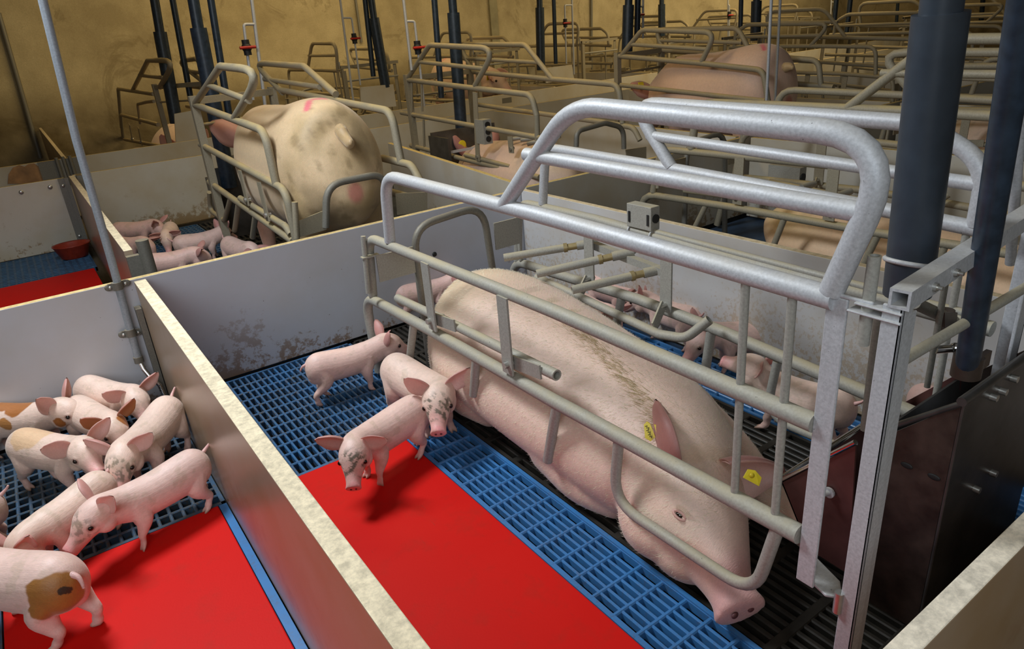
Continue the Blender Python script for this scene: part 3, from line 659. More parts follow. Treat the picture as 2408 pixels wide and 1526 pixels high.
# --- crates of the second row in clear view, rails measured one by one
def crate_px(label, XL, XR, L, Rr, gate=None, r=.019, org=None, extra=None, YG=3.1):
    base = px(*L['top'][0], X=XL); t = thing('farrowing_crate', label, 'farrowing crate', ((XL+XR)/2, base.y, 0) if org is None else org)
    names = dict(top='top_rail', mid='middle_rail', bot='bottom_rail', hoop='hoop', bar='hoop_bar', loop='guard_loop', swing='swing_bar', post='front_post', mid2='middle_rail', leg='rear_leg')
    for X, D in ((XL, L), (XR, Rr)):
        for k, pts in D.items():
            if k in names:
                rr = r*{'top':1.05,'mid':1.0,'bot':1.0,'hoop':1.05,'bar':.85,'loop':.8,'swing':.9,'post':1.1,'mid2':.9,'leg':1.0}[k]
                sub(t, names[k], MB().tube([px(*p, X=X) for p in pts], rr, .12 if k == 'hoop' else .09, 12, hollow=(k == 'swing')), STEEL_W)
            elif k == 'rods':
                for a_, b_ in pts: sub(t, 'upright_rod', MB().tube([px(*a_, X=X), px(*b_, X=X)], .010, 0, 8), STEEL_W)
            elif k == 'hang':
                for a_, b_ in pts:
                    pa, pb_ = px(*a_, X=X-.02), px(*b_, X=X-.02); h = sub(t, 'hanger_plate', MB().bar(pa, pb_, .006, .055, up=(0,1,0)), STEEL_W)
                    sub(t, 'pivot_bolt', MB().cyl(pb_+Vector((-.014,0,.03)), pb_+Vector((.02,0,.03)), .014, 6), BOLT, h)
            elif k == 'fing':
                for a_, b_ in pts: sub(t, 'anti_lie_finger', MB().tube([px(*a_, X=X), px(*b_, X=X)], r*.85, 0, 12), STEEL_W)
            elif k == 'plates':
                for q in pts: sub(t, 'arm_plate', MB().poly([px(*p, X=X-.015) for p in q], (.006,0,0)), STEEL_W)
    if gate:
        g_ = sub(t, 'rear_gate', MB().tube([px(*p, Y=YG) for p in gate['loop']], .0165, .10, 12), STEEL_D)
        for q in gate['plates']: sub(t, 'gate_plate', MB().poly([px(*p, Y=YG) for p in q], (0,.006,0)), STEEL_W, g_)
        for a_, b_ in gate.get('pins', ()): sub(t, 'latch_pin', MB().tube([px(*a_, Y=YG), px(*b_, Y=YG)], .013, 0, 10), STEEL_W, g_)
    a_, b_ = px(*L['cross'], X=XL), px(*Rr['cross'], X=XR)
    sub(t, 'crossbar', MB().bar(a_, b_, .04, .04), STEEL_W)
    for X, D, c_ in ((XL, L, a_), (XR, Rr, b_)):
        f_ = Vector((c_.x, c_.y, .0)); sub(t, 'corner_post', MB().bar(f_, c_+Vector((0,0,.03)), .045, .045, up=(0,1,0)), STEEL_W)
    sub(t, 'brace_rod', MB().tube([a_-Vector((0,0,.14)), b_-Vector((0,0,.14))], .010, 0, 8), STEEL_W)
    return t
C1 = crate_px('dusty farrowing crate around the dirty standing sow seen from behind', .97, 1.53,
  dict(top=((458,246),(622,308),(650,436)), mid=((472,340),(672,447),(696,565)), bot=((492,428),(690,568)), hoop=((460,242),(518,156),(618,166),(552,277)), bar=((490,200),(586,237)),
       loop=((492,452),(494,495),(528,518),(543,464)), hang=(((563,400),(583,483)),((608,428),(631,520))), swing=((565,466),(600,488),(672,532),(684,552)), fing=(((561,478),(552,542)),((601,506),(594,558))), cross=(455,238)),
  dict(top=((660,212),(920,262),(944,385)), mid=((900,372),(968,388),(990,430)), hoop=((665,218),(596,147),(715,156),(790,222)), bar=((622,186),(752,205)), bot=((880,440),(985,470)), cross=(640,215)),
  dict(loop=((766,535),(768,434),(900,408),(915,470)), plates=(((695,522),(765,494),(768,540),(698,560)),((930,455),(1005,452),(1005,500),(935,505))), pins=(((693,475),(698,560)),)), r=.0185, YG=3.0)
C2 = crate_px('crate with three holed grey box around the lying sow with yellow tag', 2.80, 3.42,
  dict(top=((953,187),(1111,207),(1250,223),(1262,272)), mid=((944,265),(1114,296),(1285,327),(1300,345)), bot=((966,342),(1094,375),(1269,417)), hoop=((960,182),(1010,106),(1166,114),(1117,201)), bar=((984,145),(1140,162)),
       rods=(((968,194),(969,262)),((991,197),(993,262)),((971,276),(976,341)),((996,282),(998,344))), hang=(((1117,217),(1124,378)),((1199,321),(1203,360))), swing=((1094,364),(1200,392)), leg=((1262,270),(1264,330)), cross=(957,184)),
  dict(top=((1114,169),(1295,186),(1455,199),(1464,290)), mid=((1117,245),(1249,264),(1416,287),(1490,300),(1505,330)), hoop=((1114,169),(1078,104),(1235,105),(1300,187)), bar=((1089,137),(1269,147)),
       bot=((1230,330),(1480,380)), cross=(1104,168)),
  dict(loop=((1355,345),(1356,308),(1424,289),(1466,300),(1467,350)), plates=(((1472,352),(1520,345),(1520,380),(1474,384)),)), r=.0185, YG=3.3)
bxp = px(1140, 337, X=2.80); mb = MB().box((-.035,-.055,0),(.035,.055,.17)); mb.v = [tuple(Vector(v)+Vector((2.80,bxp.y,bxp.z))) for v in mb.v]
bx = sub(C2, 'adjuster_box', mb, STEEL_B)
for k in range(3): 
    c = Vector((2.80, bxp.y-.055, bxp.z+.035+.05*k)); sub(C2, 'hole_plug', MB().cyl(c, c-Vector((0,.005,0)), .021, 16), BLACK, bx)
for a_, b_ in (((1318,320),(1240,338)),((1300,318),(1225,330)),((1272,316),(1200,328))): sub(C2, 'peg', MB().tube([px(*a_, X=3.1), px(*b_, X=2.95)], .015, 0, 10, hollow=True), STEEL_B)
C3 = crate_px('crate around the clean pink sow standing side on', 4.40, 5.02,
  dict(top=((1455,132),(1640,148),(1795,165),(1806,240)), mid=((1460,200),(1800,238)), bot=((1462,262),(1700,300)), hoop=((1462,130),(1510,70),(1684,76),(1650,145)), bar=((1480,104),(1664,116)), cross=(1452,132)),
  dict(top=((1560,118),(1800,132),(1925,142),(1930,200)), mid=((1800,190),(1960,205)), hoop=((1560,118),(1540,70),(1735,66),(1762,118)), bar=((1550,95),(1745,100)), cross=(1555,118)), r=.019)
C4 = crate_px('leftmost crate against the stained back wall', 1.30, 1.62,
  dict(top=((362,221),(278,209),(286,300)), mid=((372,293),(284,270),(290,330)), bot=((385,345),(293,328)), hoop=((312,213),(348,142),(412,142),(376,205)), bar=((328,177),(385,183)), loop=((330,290),(324,245),(345,240),(362,238)), hang=(((304,292),(312,332)),((325,300),(333,340))), cross=(364,205)),
  dict(top=((475,206),(430,200)), mid=((470,255),(440,250)), hoop=((475,190),(416,144),(462,138),(480,160)), bar=((447,168),(478,172)), cross=(478,197)), r=.021)
specs = [
 (8.34, 5.10, True, 1.02, 3.0, 1.0, 'second row crate with high hoops left of the thick feed pipe'),
 (10.1, 5.10, True, 1.02, 3.0, 1.0, 'second row crate behind the thick feed pipe'),
 (3.13, .52, False, 1.0, 0, 1.14, 'crate around the yellow lying sow behind the right panel'),
 (4.95, .52, False, 1.0, 0, 1.0, 'crate two pens right of the near one, behind the slim pipe'),
 (6.73, .52, False, 1.0, 0, 1.0, 'crate three pens right of the near one'),
 (3.46, 7.6, False, 1.14, 0, 1.05, 'third row crate beside the first red valve'),
 (5.25, 7.7, False, 1.14, 0, 1.05, 'third row crate around the spotted sow'),
 (7.05, 7.8, False, 1.14, 0, 1.05, 'third row crate behind the pink standing sow'),
 (8.85, 7.9, False, 1.14, 0, 1.05, 'third row crate right of the pink standing sow'),
 (10.65, 8.0, False, 1.14, 0, 1.05, 'third row crate before the far right wall part'),
 (12.45, 8.1, False, 1.14, 0, 1.05, 'farthest visible third row crate')]
FAR = {}
for i, (cx, yf, fl, sz, ti, sy, lab) in enumerate(specs):
    c = copy_tree(far); place(c, cx, yf, fl, sz, ti, sy); c['label'] = lab; FAR[i] = c
def local_of(c, w):
    M = Matrix.LocRotScale(c.location, c.rotation_euler, c.scale); return M.inverted() @ Vector(w)
# boxes and pegs for the two visible neighbours
def far_box(c, wx, wy, wz, holes, sz, name_='adjuster_box'):
    mb = MB().box((wx-sz[0]/2,wy-sz[1]/2,wz),(wx+sz[0]/2,wy+sz[1]/2,wz+sz[2]))
    mb.v = [tuple(local_of(c, v)) for v in mb.v]; bx = mb.build(name_, STEEL_B, c)
    for k in range(holes):
        z = wz+sz[2]*(k+.8)/(holes+.6); p = (wx, wy-sz[1]/2, z)
        m2 = MB().cyl(p, (wx, wy-sz[1]/2-.006, z), .022, 14); m2.v = [tuple(local_of(c, v)) for v in m2.v]; m2.build('hole_plug', BLACK, bx)
    return bx
b1 = px(1848, 435, X=3.50); far_box(FAR[2], 3.50, b1.y, b1.z, 1, (.06,.20,.11))
b2 = px(1942, 225, X=5.15)
b3 = px(1905, 432, X=3.45)
def far_pegs(c, ends, xa, xb, nm='peg'):
    for (e0, e1) in ends:
        m2 = MB().tube([px(*e0, X=xa), px(*e1, X=xb)], .017, 0, 10); m2.v = [tuple(local_of(c, v)) for v in m2.v]; m2.build(nm, STEEL_B, c)
far_pegs(FAR[2], (((1915,432),(1885,442)),((2000,450),(1965,462))), 3.2, 3.1)
# ------------------------------------------------------------------ pigs
def sst(x, a, b):
    t = np.clip((x-a)/(b-a), 0, 1); return t*t*(3-2*t)
def crom(P, k=5):      # Catmull-Rom resample of rows
    P = np.array(P, float); out = []
    Q = np.vstack([2*P[0]-P[1], P, 2*P[-1]-P[-2]])
    for i in range(1, len(Q)-2):
        for j in range(k):
            t = j/k; a, b, c, d = Q[i-1], Q[i], Q[i+1], Q[i+2]
            out.append(.5*((2*b)+(-a+c)*t+(2*a-5*b+4*c-d)*t*t+(-a+3*b-3*c+d)*t**3))
    out.append(Q[-2]); return np.array(out)
def loft(mb, secs, k=4, n=28, egg=0.0):     # rows: x y z halfwidth halfheight ; section plane follows the path
    P = crom(secs, k); C_ = P[:,:3]; m_ = len(P); vs = []
    for i in range(m_):
        t = Vector(C_[min(i+1,m_-1)]-C_[max(i-1,0)]).normalized()
        s_ = Vector((0,0,1)).cross(t); 
        if s_.length < .05: s_ = Vector((0,1,0))
        s_.normalize(); u = t.cross(s_)
        rl = P[i][5] if P.shape[1] > 5 else 0
        if rl: M = Matrix.Rotation(rl, 3, t); s_ = M @ s_; u = M @ u
        a, b = max(P[i][3],.001), max(P[i][4],.001)
        for j in range(n):
            th = 2*math.pi*j/n; w = 1-egg*math.sin(th)
            vs.append(Vector(C_[i])+s_*a*math.cos(th)*w+u*b*math.sin(th))
    fs = [tuple(range(n))[::-1], tuple((m_-1)*n+j for j in range(n))]
    fs += [(i*n+j, i*n+(j+1)%n, (i+1)*n+(j+1)%n, (i+1)*n+j) for i in range(m_-1) for j in range(n)]
    return mb.add(vs, fs, True)
def limb(mb, pts, k=4, n=14):              # rows: x y z r
    P = crom(pts, k); rows = [(p[0],p[1],p[2],p[3],p[3]) for p in P]
    C_ = P[:,:3]; vs = []; m_ = len(P); u = None
    for i in range(m_):
        t = Vector(C_[min(i+1,m_-1)]-C_[max(i-1,0)]).normalized()
        if u is None: u = t.cross(Vector((0,1,0))); u = u if u.length > .1 else t.cross(Vector((1,0,0)))
        u = (u-t*u.dot(t)).normalized(); w = t.cross(u)
        for j in range(n):
            th = 2*math.pi*j/n; vs.append(Vector(C_[i])+(u*math.cos(th)+w*math.sin(th))*max(P[i][3],.001))
    fs = [tuple(range(n))[::-1], tuple((m_-1)*n+j for j in range(n))]
    fs += [(i*n+j, i*n+(j+1)%n, (i+1)*n+(j+1)%n, (i+1)*n+j) for i in range(m_-1) for j in range(n)]
    mb.add(vs, fs, True)
    mb.ball(C_[0], P[0][3]*.98, 6); mb.ball(C_[-1], P[-1][3]*.98, 6); return mb
def remesh(mb, vox, smooth=6):
    me = mb.mesh('tmp'); o = bpy.data.objects.new('tmp', me); COL.objects.link(o)
    bm = bmesh.new(); bm.from_mesh(me); bmesh.ops.recalc_face_normals(bm, faces=bm.faces); bm.to_mesh(me); bm.free()
    r = o.modifiers.new('r', 'REMESH'); r.mode = 'VOXEL'; r.voxel_size = vox
    s_ = o.modifiers.new('s', 'SMOOTH'); s_.factor = .5; s_.iterations = smooth
    dg = bpy.context.evaluated_depsgraph_get(); e = o.evaluated_get(dg); m2 = e.to_mesh()
    n = len(m2.vertices); co = np.zeros(n*3); m2.vertices.foreach_get('co', co)
    faces = [tuple(p.vertices) for p in m2.polygons]; e.to_mesh_clear()
    bpy.data.objects.remove(o); bpy.data.meshes.remove(me)
    return co.reshape(-1,3), faces
def legs_piglet(mb):
    for sy in (-1,1):
        limb(mb, [(-.126,.020*sy,.146,.043),(-.114,.037*sy,.102,.033),(-.136,.038*sy,.068,.0190),(-.150,.037*sy,.052,.0135),(-.144,.037*sy,.034,.0105),(-.140,.037*sy,.024,.0120),(-.136,.037*sy,.014,.0110)])
        limb(mb, [(.068,.018*sy,.150,.040),(.056,.037*sy,.102,.028),(.062,.038*sy,.068,.0185),(.067,.037*sy,.052,.0145),(.065,.037*sy,.034,.0105),(.066,.037*sy,.024,.0120),(.069,.037*sy,.014,.0110)])
        for x0 in (-.134,.070):
            for s2 in (-1,1):
                limb(mb, [(x0-.001,.037*sy+.0062*s2,.013,.0070),(x0+.008,.037*sy+.0074*s2,.008,.0062),(x0+.014,.037*sy+.0076*s2,.0048,.0042)], 2, 8)
def piglet_geo():
    mb = MB()
    loft(mb, [(-.191,0,.158,.008,.010),(-.187,0,.158,.024,.028),(-.176,0,.157,.041,.048),(-.157,0,.155,.053,.062),(-.13,0,.153,.060,.068),(-.08,0,.149,.062,.067),(-.02,0,.146,.062,.064),(.03,0,.147,.060,.063),(.07,0,.153,.055,.061),(.103,0,.163,.048,.055),(.133,0,.174,.044,.050),(.158,0,.183,.044,.048),(.181,0,.183,.041,.043),(.201,0,.175,.032,.034),(.220,0,.165,.0245,.0260),(.238,0,.158,.0205,.0215),(.251,0,.154,.0205,.0200),(.257,0,.1525,.0225,.0185),(.260,0,.1515,.0200,.0165)], 4, 28)
    for sy in (-1,1):
        mb.ball((.156,.024*sy,.164), .028, 8, (1.1,.8,1)); mb.ball((.189,.027*sy,.193), .0140, 8, (1.2,.8,.8))
    legs_piglet(mb); return remesh(mb, .0030, 6)
PG_V, PG_F = piglet_geo()
def sow_geo():
    mb = MB()
    loft(mb, [(-.78,0,.69,.03,.04),(-.765,0,.685,.12,.14),(-.73,0,.675,.20,.215),(-.66,0,.665,.26,.275),(-.5,0,.65,.305,.315),(-.25,0,.61,.325,.325),(0,0,.595,.33,.315),(.22,0,.60,.315,.305),(.38,0,.62,.27,.28),(.50,0,.64,.22,.25),(.60,0,.66,.175,.21),(.70,0,.665,.155,.175),(.79,0,.64,.135,.145),(.87,0,.585,.098,.108),(.95,0,.53,.075,.08),(1.01,0,.495,.066,.066),(1.035,0,.485,.072,.058),(1.045,0,.482,.064,.05)], 4, 36)
    for sy in (-1,1):
        mb.ball((.70,.08*sy,.58), .11, 8); mb.ball((.80,.09*sy,.675), .045, 8)
        limb(mb, [(-.56,.12*sy,.56,.175),(-.52,.16*sy,.46,.15),(-.52,.18*sy,.34,.095),(-.60,.175*sy,.24,.058),(-.585,.175*sy,.12,.046),(-.565,.175*sy,.05,.050)])
        limb(mb, [(.32,.13*sy,.58,.16),(.30,.17*sy,.42,.11),(.31,.18*sy,.28,.065),(.315,.18*sy,.20,.055),(.31,.18*sy,.10,.043),(.325,.18*sy,.05,.050)])
        for x0 in (-.56,.33):
            for s2 in (-1,1): limb(mb, [(x0-.01,.178*sy+.024*s2,.05,.028),(x0+.035,.178*sy+.025*s2,.026,.025)], 2, 8)
        for i in range(6): mb.ball((-.36+.12*i,.09*sy,.315-.012*abs(i-2)), .085, 8, (1,.9,.8)); limb(mb, [(-.36+.12*i,.10*sy,.27,.018),(-.36+.12*i,.105*sy,.225,.011)], 2, 8)
    for sx in (-1,): mb.ball((-.765,0,.565), .055, 8, (.6,.75,1.1)); mb.ball((-.55,0,.72), .20, 12, (1,1,1))
    return remesh(mb, .014, 7)
SG_V, SG_F = sow_geo()
def ball_mask(V, c, r, soft=.4):
    d = np.linalg.norm(V-np.array(c), axis=1); return 1-sst(d, r*(1-soft), r)
def fbm(V, s, seed=0):      # cheap smooth pseudo noise 0..1
    rs = np.random.RandomState(seed); o = np.zeros(len(V)); amp = 1; tot = 0
    for k in range(4):
        D = rs.randn(5,3); D /= np.linalg.norm(D, axis=1)[:,None]; ph = rs.rand(5)*6.28
        o += amp*sum(np.sin(V@(d*s*(1.9**k))+p) for d, p in zip(D, ph))/5; tot += amp; amp *= .6
    return .5+o/tot
def piglet_tint(V, spots=(), face=0.0, tone=0, legpink=1.0, seed=0):
    base = np.array([(.80,.55,.47),(.81,.59,.48),(.77,.50,.43),(.72,.50,.42)][tone%4])
    c = np.tile(base, (len(V),1)); nz = fbm(V, 28, seed)[:,None]
    c = c*(.93+.12*nz)
    def m(col, f): 
        nonlocal c; f = np.clip(f,0,1)[:,None]; c = c*(1-f)+np.array(col)*f
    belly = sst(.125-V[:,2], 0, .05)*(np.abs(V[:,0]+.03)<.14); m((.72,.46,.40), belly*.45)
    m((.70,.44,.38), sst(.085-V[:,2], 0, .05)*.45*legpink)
    m((.76,.36,.33), sst(V[:,0], .205, .245)*.75*(V[:,2]>.12)); m((.80,.33,.32), sst(V[:,0], .248,.256)*(V[:,2]>.12)*.8)
    m((.30,.17,.10), sst(.017-V[:,2], 0, .012)*.85)
    m((.72,.42,.38), ball_mask(V, (-.186,0,.135), .03)*.6)
    for sy in (-1,1): m((.40,.20,.16), ball_mask(V, (.197,.034*sy,.188), .0125)*.8)
    if face: m((.17,.14,.10), (sst(fbm(V, 300, seed+5)*.6+fbm(V, 120, seed+6)*.4, .47, .6)*sst(V[:,0], .17,.20)*(1-sst(V[:,0],.228,.245))*(V[:,2]>.165))*face)
    m((.42,.33,.20), sst(fbm(V, 90, seed+9), .62, .75)*.25*(V[:,2]>.05))
    for (p, r, col) in spots:
        W_ = V+ (fbm(V, 60, 3)[:,None]-.5)*.02
        m(col, ball_mask(W_, p, r, .12))
    return c
def sow_tint(V, dirty=0.0, warm=0.0, mark=False, seed=1):
    c = np.tile(np.array((.74,.50,.37)) if not warm else np.array((.72,.52,.31)), (len(V),1)); c = c*(.92+.14*fbm(V, 7, seed)[:,None])
    def m(col, f):
        nonlocal c; f = np.clip(f,0,1)[:,None]; c = c*(1-f)+np.array(col)*f
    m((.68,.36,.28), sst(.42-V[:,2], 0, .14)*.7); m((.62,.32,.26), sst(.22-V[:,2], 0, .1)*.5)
    m((.62,.30,.25), sst(V[:,0], .88, 1.0)*.7); m((.62,.38,.33), ball_mask(V,(.9,0,.5),.01))
    if dirty:
        m((.42,.29,.13), sst(fbm(V, 9, seed+2)+.35*sst(-V[:,0],.3,.75), .5, 1.0)*dirty*.9)
        m((.24,.16,.07), sst(fbm(V, 45, seed+3), .58, .85)*dirty*.6*sst(-V[:,0], .3, .7))
        m((.17,.12,.06), ball_mask(V+(fbm(V,30,2)[:,None]-.5)*.1, (-.70,-.12,.78), .10, .9)*dirty*.7)
        m((.17,.12,.05), ball_mask(V+(fbm(V,25,4)[:,None]-.5)*.12, (-.72,.10,.50), .16, .9)*dirty*.6)
    m((.55,.20,.15), ball_mask(V, (-.80,0,.57), .06, .5)*.9)
    if mark:
        pl_ = np.array([(-.60,.10),(-.52,.04),(-.55,-.03),(-.45,-.05),(-.40,-.14)]); dm = np.full(len(V), 9.)
        for a_, b_ in zip(pl_[:-1], pl_[1:]):
            t_ = np.clip(((V[:,:2]-a_)@(b_-a_))/((b_-a_)@(b_-a_)), 0, 1); dm = np.minimum(dm, np.linalg.norm(V[:,:2]-a_-t_[:,None]*(b_-a_), axis=1))
        m((.78,.12,.20), (1-sst(dm, .012, .026))*(V[:,2] > .8)*(.4+.6*fbm(V, 60, 5)))
    return c
def ear_mesh(mb, base, tip, side, normal, L, Wd, cup=.3, curl=.15, th=.0016, nu=9, nv=8):
    base, tip, side, normal = Vector(base), Vector(tip).normalized(), Vector(side).normalized(), Vector(normal).normalized()
    rows = []
    for i in range(nu+1):
        u = i/nu; w = Wd*(.62+1.15*u-1.75*u*u) if u < .55 else Wd*(.733)*math.sqrt(max(0,(1-u)/.45))*(.55+.45*(1-u)/.45)**.4
        row = []
        for j in range(nv+1):
            v = -1+2*j/nv; row.append(base+tip*(L*u)+side*(w*v*.5*1.2)+normal*(cup*w*(v*v-.3)+curl*L*u*u))
        rows.append(row)
    n0 = [v for r in rows for v in r]; nvv = nv+1; vs = []
    for i in range(nu+1):
        for j in range(nvv):
            a = rows[min(i+1,nu)][j]-rows[max(i-1,0)][j]; b = rows[i][min(j+1,nv)]-rows[i][max(j-1,0)]
            vs.append(a.cross(b))
    nn = [(v.normalized() if v.length > 1e-9 else normal) for v in vs]
    top = [p+q*th for p, q in zip(n0, nn)]; bot = [p-q*th for p, q in zip(n0, nn)]; K = len(n0); fs = []
    idx = lambda i, j: i*nvv+j
    for i in range(nu):
        for j in range(nv):
            fs.append((idx(i,j), idx(i,j+1), idx(i+1,j+1), idx(i+1,j))[::-1]); fs.append((K+idx(i,j), K+idx(i,j+1), K+idx(i+1,j+1), K+idx(i+1,j)))
    for i in range(nu):
        for j, s_ in ((0,1),(nv,-1)):
            q = (idx(i,j), idx(i+1,j), K+idx(i+1,j), K+idx(i,j)); fs.append(q if s_ < 0 else q[::-1])
    for j in range(nv): fs.append((idx(nu,j), idx(nu,j+1), K+idx(nu,j+1), K+idx(nu,j)))
    mb.add(top+bot, fs, True); return K
class Pose:
    def __init__(s, bend=0, hy=0, hp=0, neck=0, legs=(0,0,0,0), drop=0, k=1.0, back=0):
        s.bend, s.hy, s.hp, s.neck, s.legs, s.drop, s.k, s.back = bend, hy, hp, neck, legs, drop, k, back
def warp(V, P, k):      # k: size of animal relative to piglet canon; V canonical, x forward
    V = np.array(V, float)/k; x, y, z = V[:,0].copy(), V[:,1].copy(), V[:,2].copy()
    zl = .125
    for li, (fx, sy) in enumerate(((1,1),(1,-1),(-1,1),(-1,-1))):
        sw = P.legs[li]
        if isinstance(sw, tuple): sx_, sy_ = sw
        else: sx_, sy_ = sw, 0
        msk = ((x > -.035) == (fx > 0)) & (x < .12) & (z < zl)
        wy = sst(y*sy, -.006, .014); h = (zl-z)/zl
        x = np.where(msk, x+sx_*h*wy*.11, x); y = np.where(msk, y+sy_*h*wy*.11, y)
    # head and neck
    hs = 1+.13*sst(x, .09, .16)*(1 if k < 2 else 0); x, y, z = .12+(x-.12)*hs, y*hs, .17+(z-.17)*hs
    w = sst(x, .07, .175); w2 = sst(x, .0, .13)
    for ang, ww, pv in ((P.neck, w2, (.04,.15)), (P.hp, w, (.115,.168))):
        a = ang*ww; dx, dz = x-pv[0], z-pv[1]; m_ = ww > 0
        x = np.where(m_, pv[0]+dx*np.cos(a)+dz*np.sin(a), x); z = np.where(m_, pv[1]-dx*np.sin(a)+dz*np.cos(a), z)
    a = P.hy*w; dx = x-.10; nx = .10+dx*np.cos(a)-y*np.sin(a); ny = dx*np.sin(a)+y*np.cos(a)
    x, y = np.where(w>0, nx, x), np.where(w>0, ny, y)
    if P.back: z = z+P.back*np.exp(-((x+.05)/.07)**2)*.02*(z>.1)
    if abs(P.bend) > 1e-4:
        kb = P.bend/.3; th = kb*x; r_ = 1/kb
        x, y = (r_-y)*np.sin(th), r_-(r_-y)*np.cos(th)
    return np.stack([x, y, z], 1)*k
def make_mesh(name, V, faces, tint, mats, matidx=None):
    me = bpy.data.meshes.new(name); me.from_pydata([tuple(v) for v in V], [], faces); me.update()
    for m_ in mats: me.materials.append(m_)
    at = me.attributes.new('tint', 'FLOAT_COLOR', 'POINT'); c = np.ones((len(V),4)); c[:,:3] = np.clip(tint,0,1); at.data.foreach_set('color', c.ravel())
    me.polygons.foreach_set('use_smooth', [True]*len(faces))
    if matidx is not None: me.polygons.foreach_set('material_index', matidx)
    return me
def pig(name, label, cat, loc, heading, pose, scale=1.0, kind='piglet', spots=(), face=0, tone=0, seed=0, ear=(1.0,.6,.35), group=None, tail='up', eartag=None, eyes=True, dirty=0, warm=0, ears=True, earcol=None, tilt=0):
    adult = kind == 'sow'; k = 3.62 if adult else 1.0
    V0, F0 = (SG_V, SG_F) if adult else (PG_V, PG_F)
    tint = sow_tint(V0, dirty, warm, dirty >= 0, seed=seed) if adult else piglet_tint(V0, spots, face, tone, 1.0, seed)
    # ears: e = (outward, up, forward) tip direction
    mb = MB(); ecol = []
    for sy in (-1,1):
        if not ears: break
        ex = ear if not isinstance(ear[0], tuple) else (ear[0] if sy < 0 else ear[1])
        tip = Vector((ex[2], ex[0]*sy, ex[1])); 
        n_ = Vector((.9, .35*sy, .1)); n_ = (n_-tip*n_.dot(tip)/tip.length_squared).normalized()
        side = tip.cross(n_)
        if adult: K = ear_mesh(mb, (.70,.105*sy,.755), tip, side, n_, .215, .17, .30, .10, .004)
        else: K = ear_mesh(mb, (.140,.032*sy,.206), tip, side, n_, .075, .058, .32, .10, .0013)
        nu, nvv = 9, 9
        for s_ in range(2):
            for i in range(10):
                for j in range(9):
                    inn = s_ == 0; edge = abs(j-4)/4
                    outc = np.array((.80,.50,.43)) if not adult else np.array((.72,.45,.34)); inc = np.array((.74,.36,.32)) if not adult else np.array((.62,.30,.23))
                    if earcol is not None: outc = np.array(earcol)
                    ecol.append((inc*(1-.35*edge)+outc*.35*edge)*(1-.25*(1-i/9)) if (np.dot((1,0,0), n_) > 0) == (s_ == (0 if sy > -2 else 1)) else outc)
    # tail
    tb = MB()
    if adult: limb(tb, [(-.75,0,.83,.035),(-.80,.0,.80,.028),(-.85,.01,.79,.024),(-.88,.02,.795,.016)] if tail != 'down' else [(-.74,0,.80,.035),(-.79,0,.805,.026),(-.82,.01,.80,.016)], 3, 10)
    elif tail: limb(tb, [(-.182,0,.186,.0075),(-.196,0,.196,.0055),(-.206,.003,.205,.0042),(-.212,.007,.214,.0034)] if tail == 'up' else [(-.182,0,.184,.0075),(-.196,0,.180,.0055),(-.204,.003,.170,.0042),(-.208,.006,.160,.0034)], 3, 8)
    nb, ne, nt_ = len(V0), len(mb.v), len(tb.v)
    V = np.vstack([V0] + ([np.array(mb.v)] if ne else []) + ([np.array(tb.v)] if nt_ else []))
    faces = list(F0) + [tuple(i+nb for i in f) for f in mb.f] + [tuple(i+nb+ne for i in f) for f in tb.f]
    tc = np.array((.72,.42,.38)) if not adult else np.array((.48,.33,.17))
    tint = np.vstack([tint] + ([np.array(ecol)] if ne else []) + ([np.tile(tc, (nt_,1))] if nt_ else []))
    mi = [0]*len(F0) + [1]*len(mb.f) + [0]*len(tb.f)
    me = make_mesh(name, warp(V, pose, k)*scale, faces, tint, [SKIN_S if adult else SKIN, EAR], mi)
    o = bpy.data.objects.new(name, me); COL.objects.link(o); o.location = loc; o.rotation_euler = (0, tilt, heading)
    tag(o, label, cat, group)
    def kid(nm, mb_, mat):
        c = MB(); c.f, c.sm = mb_.f, mb_.sm; c.v = [tuple(v) for v in warp(np.array(mb_.v), pose, k)*scale]
        return c.build(nm, mat, o)
    if eyes:
        for sy in (-1,1):
            if adult: e_ = kid('eye', MB().ball((.832,.112*sy,.690), .017, 8), EYE)
            else: e_ = kid('eye', MB().ball((.1970,.0340*sy,.1890), .0066, 8), EYE)
            if not adult:
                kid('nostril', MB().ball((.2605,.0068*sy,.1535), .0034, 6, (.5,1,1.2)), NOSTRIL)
    if eartag and ears:
        for sy in (-1,1):
            if sy not in eartag: continue
            ex = ear if not isinstance(ear[0], tuple) else (ear[0] if sy < 0 else ear[1])
            tip = Vector((ex[2], ex[0]*sy, ex[1])).normalized(); p = Vector((.70,.105*sy,.755))+tip*.11
            t_ = kid('ear_tag', MB().box(p+Vector((-.02,-.03,-.03)), p+Vector((-.012,.03,.03))), YEL)
    return o
def at_floor(u, v): p = px(u, v, Z=0); return p
def body_at(u, v, z): return px(u, v, Z=z)
def place_pig(tail_px, head_px, zt=.16, zh=.17, **kw):
    """canonical rump (-.18) and snout/neck (+.2) put over two measured points; returns location, heading, scale"""
    a = px(*tail_px, Z=zt); b = px(*head_px, Z=zh); d = b-a; d.z = 0
    return a, b, math.atan2(d.y, d.x), d.length
def pl(name_label, tpx, hpx, zt=.155, zh=.16, scale=None, L=.44, **kw):
    a, b, h, ln = place_pig(tpx, hpx, zt, zh)
    sc = scale or ln/L
    c = a+Vector((math.cos(h), math.sin(h), 0))*.19*sc
    P_ = kw.pop('pose', Pose())
    return pig('piglet', name_label, 'piglet', (c.x, c.y, kw.pop('z', .0015)), h+kw.pop('dh', 0), P_, sc, **kw)
BR = (.38,.13,.025); BRL = (.45,.19,.05); GY = (.20,.16,.09)
G1 = 'piglets beside the lying sow'; G2 = 'piglets crowding the left pen'; G3 = 'piglets in the second row pen'
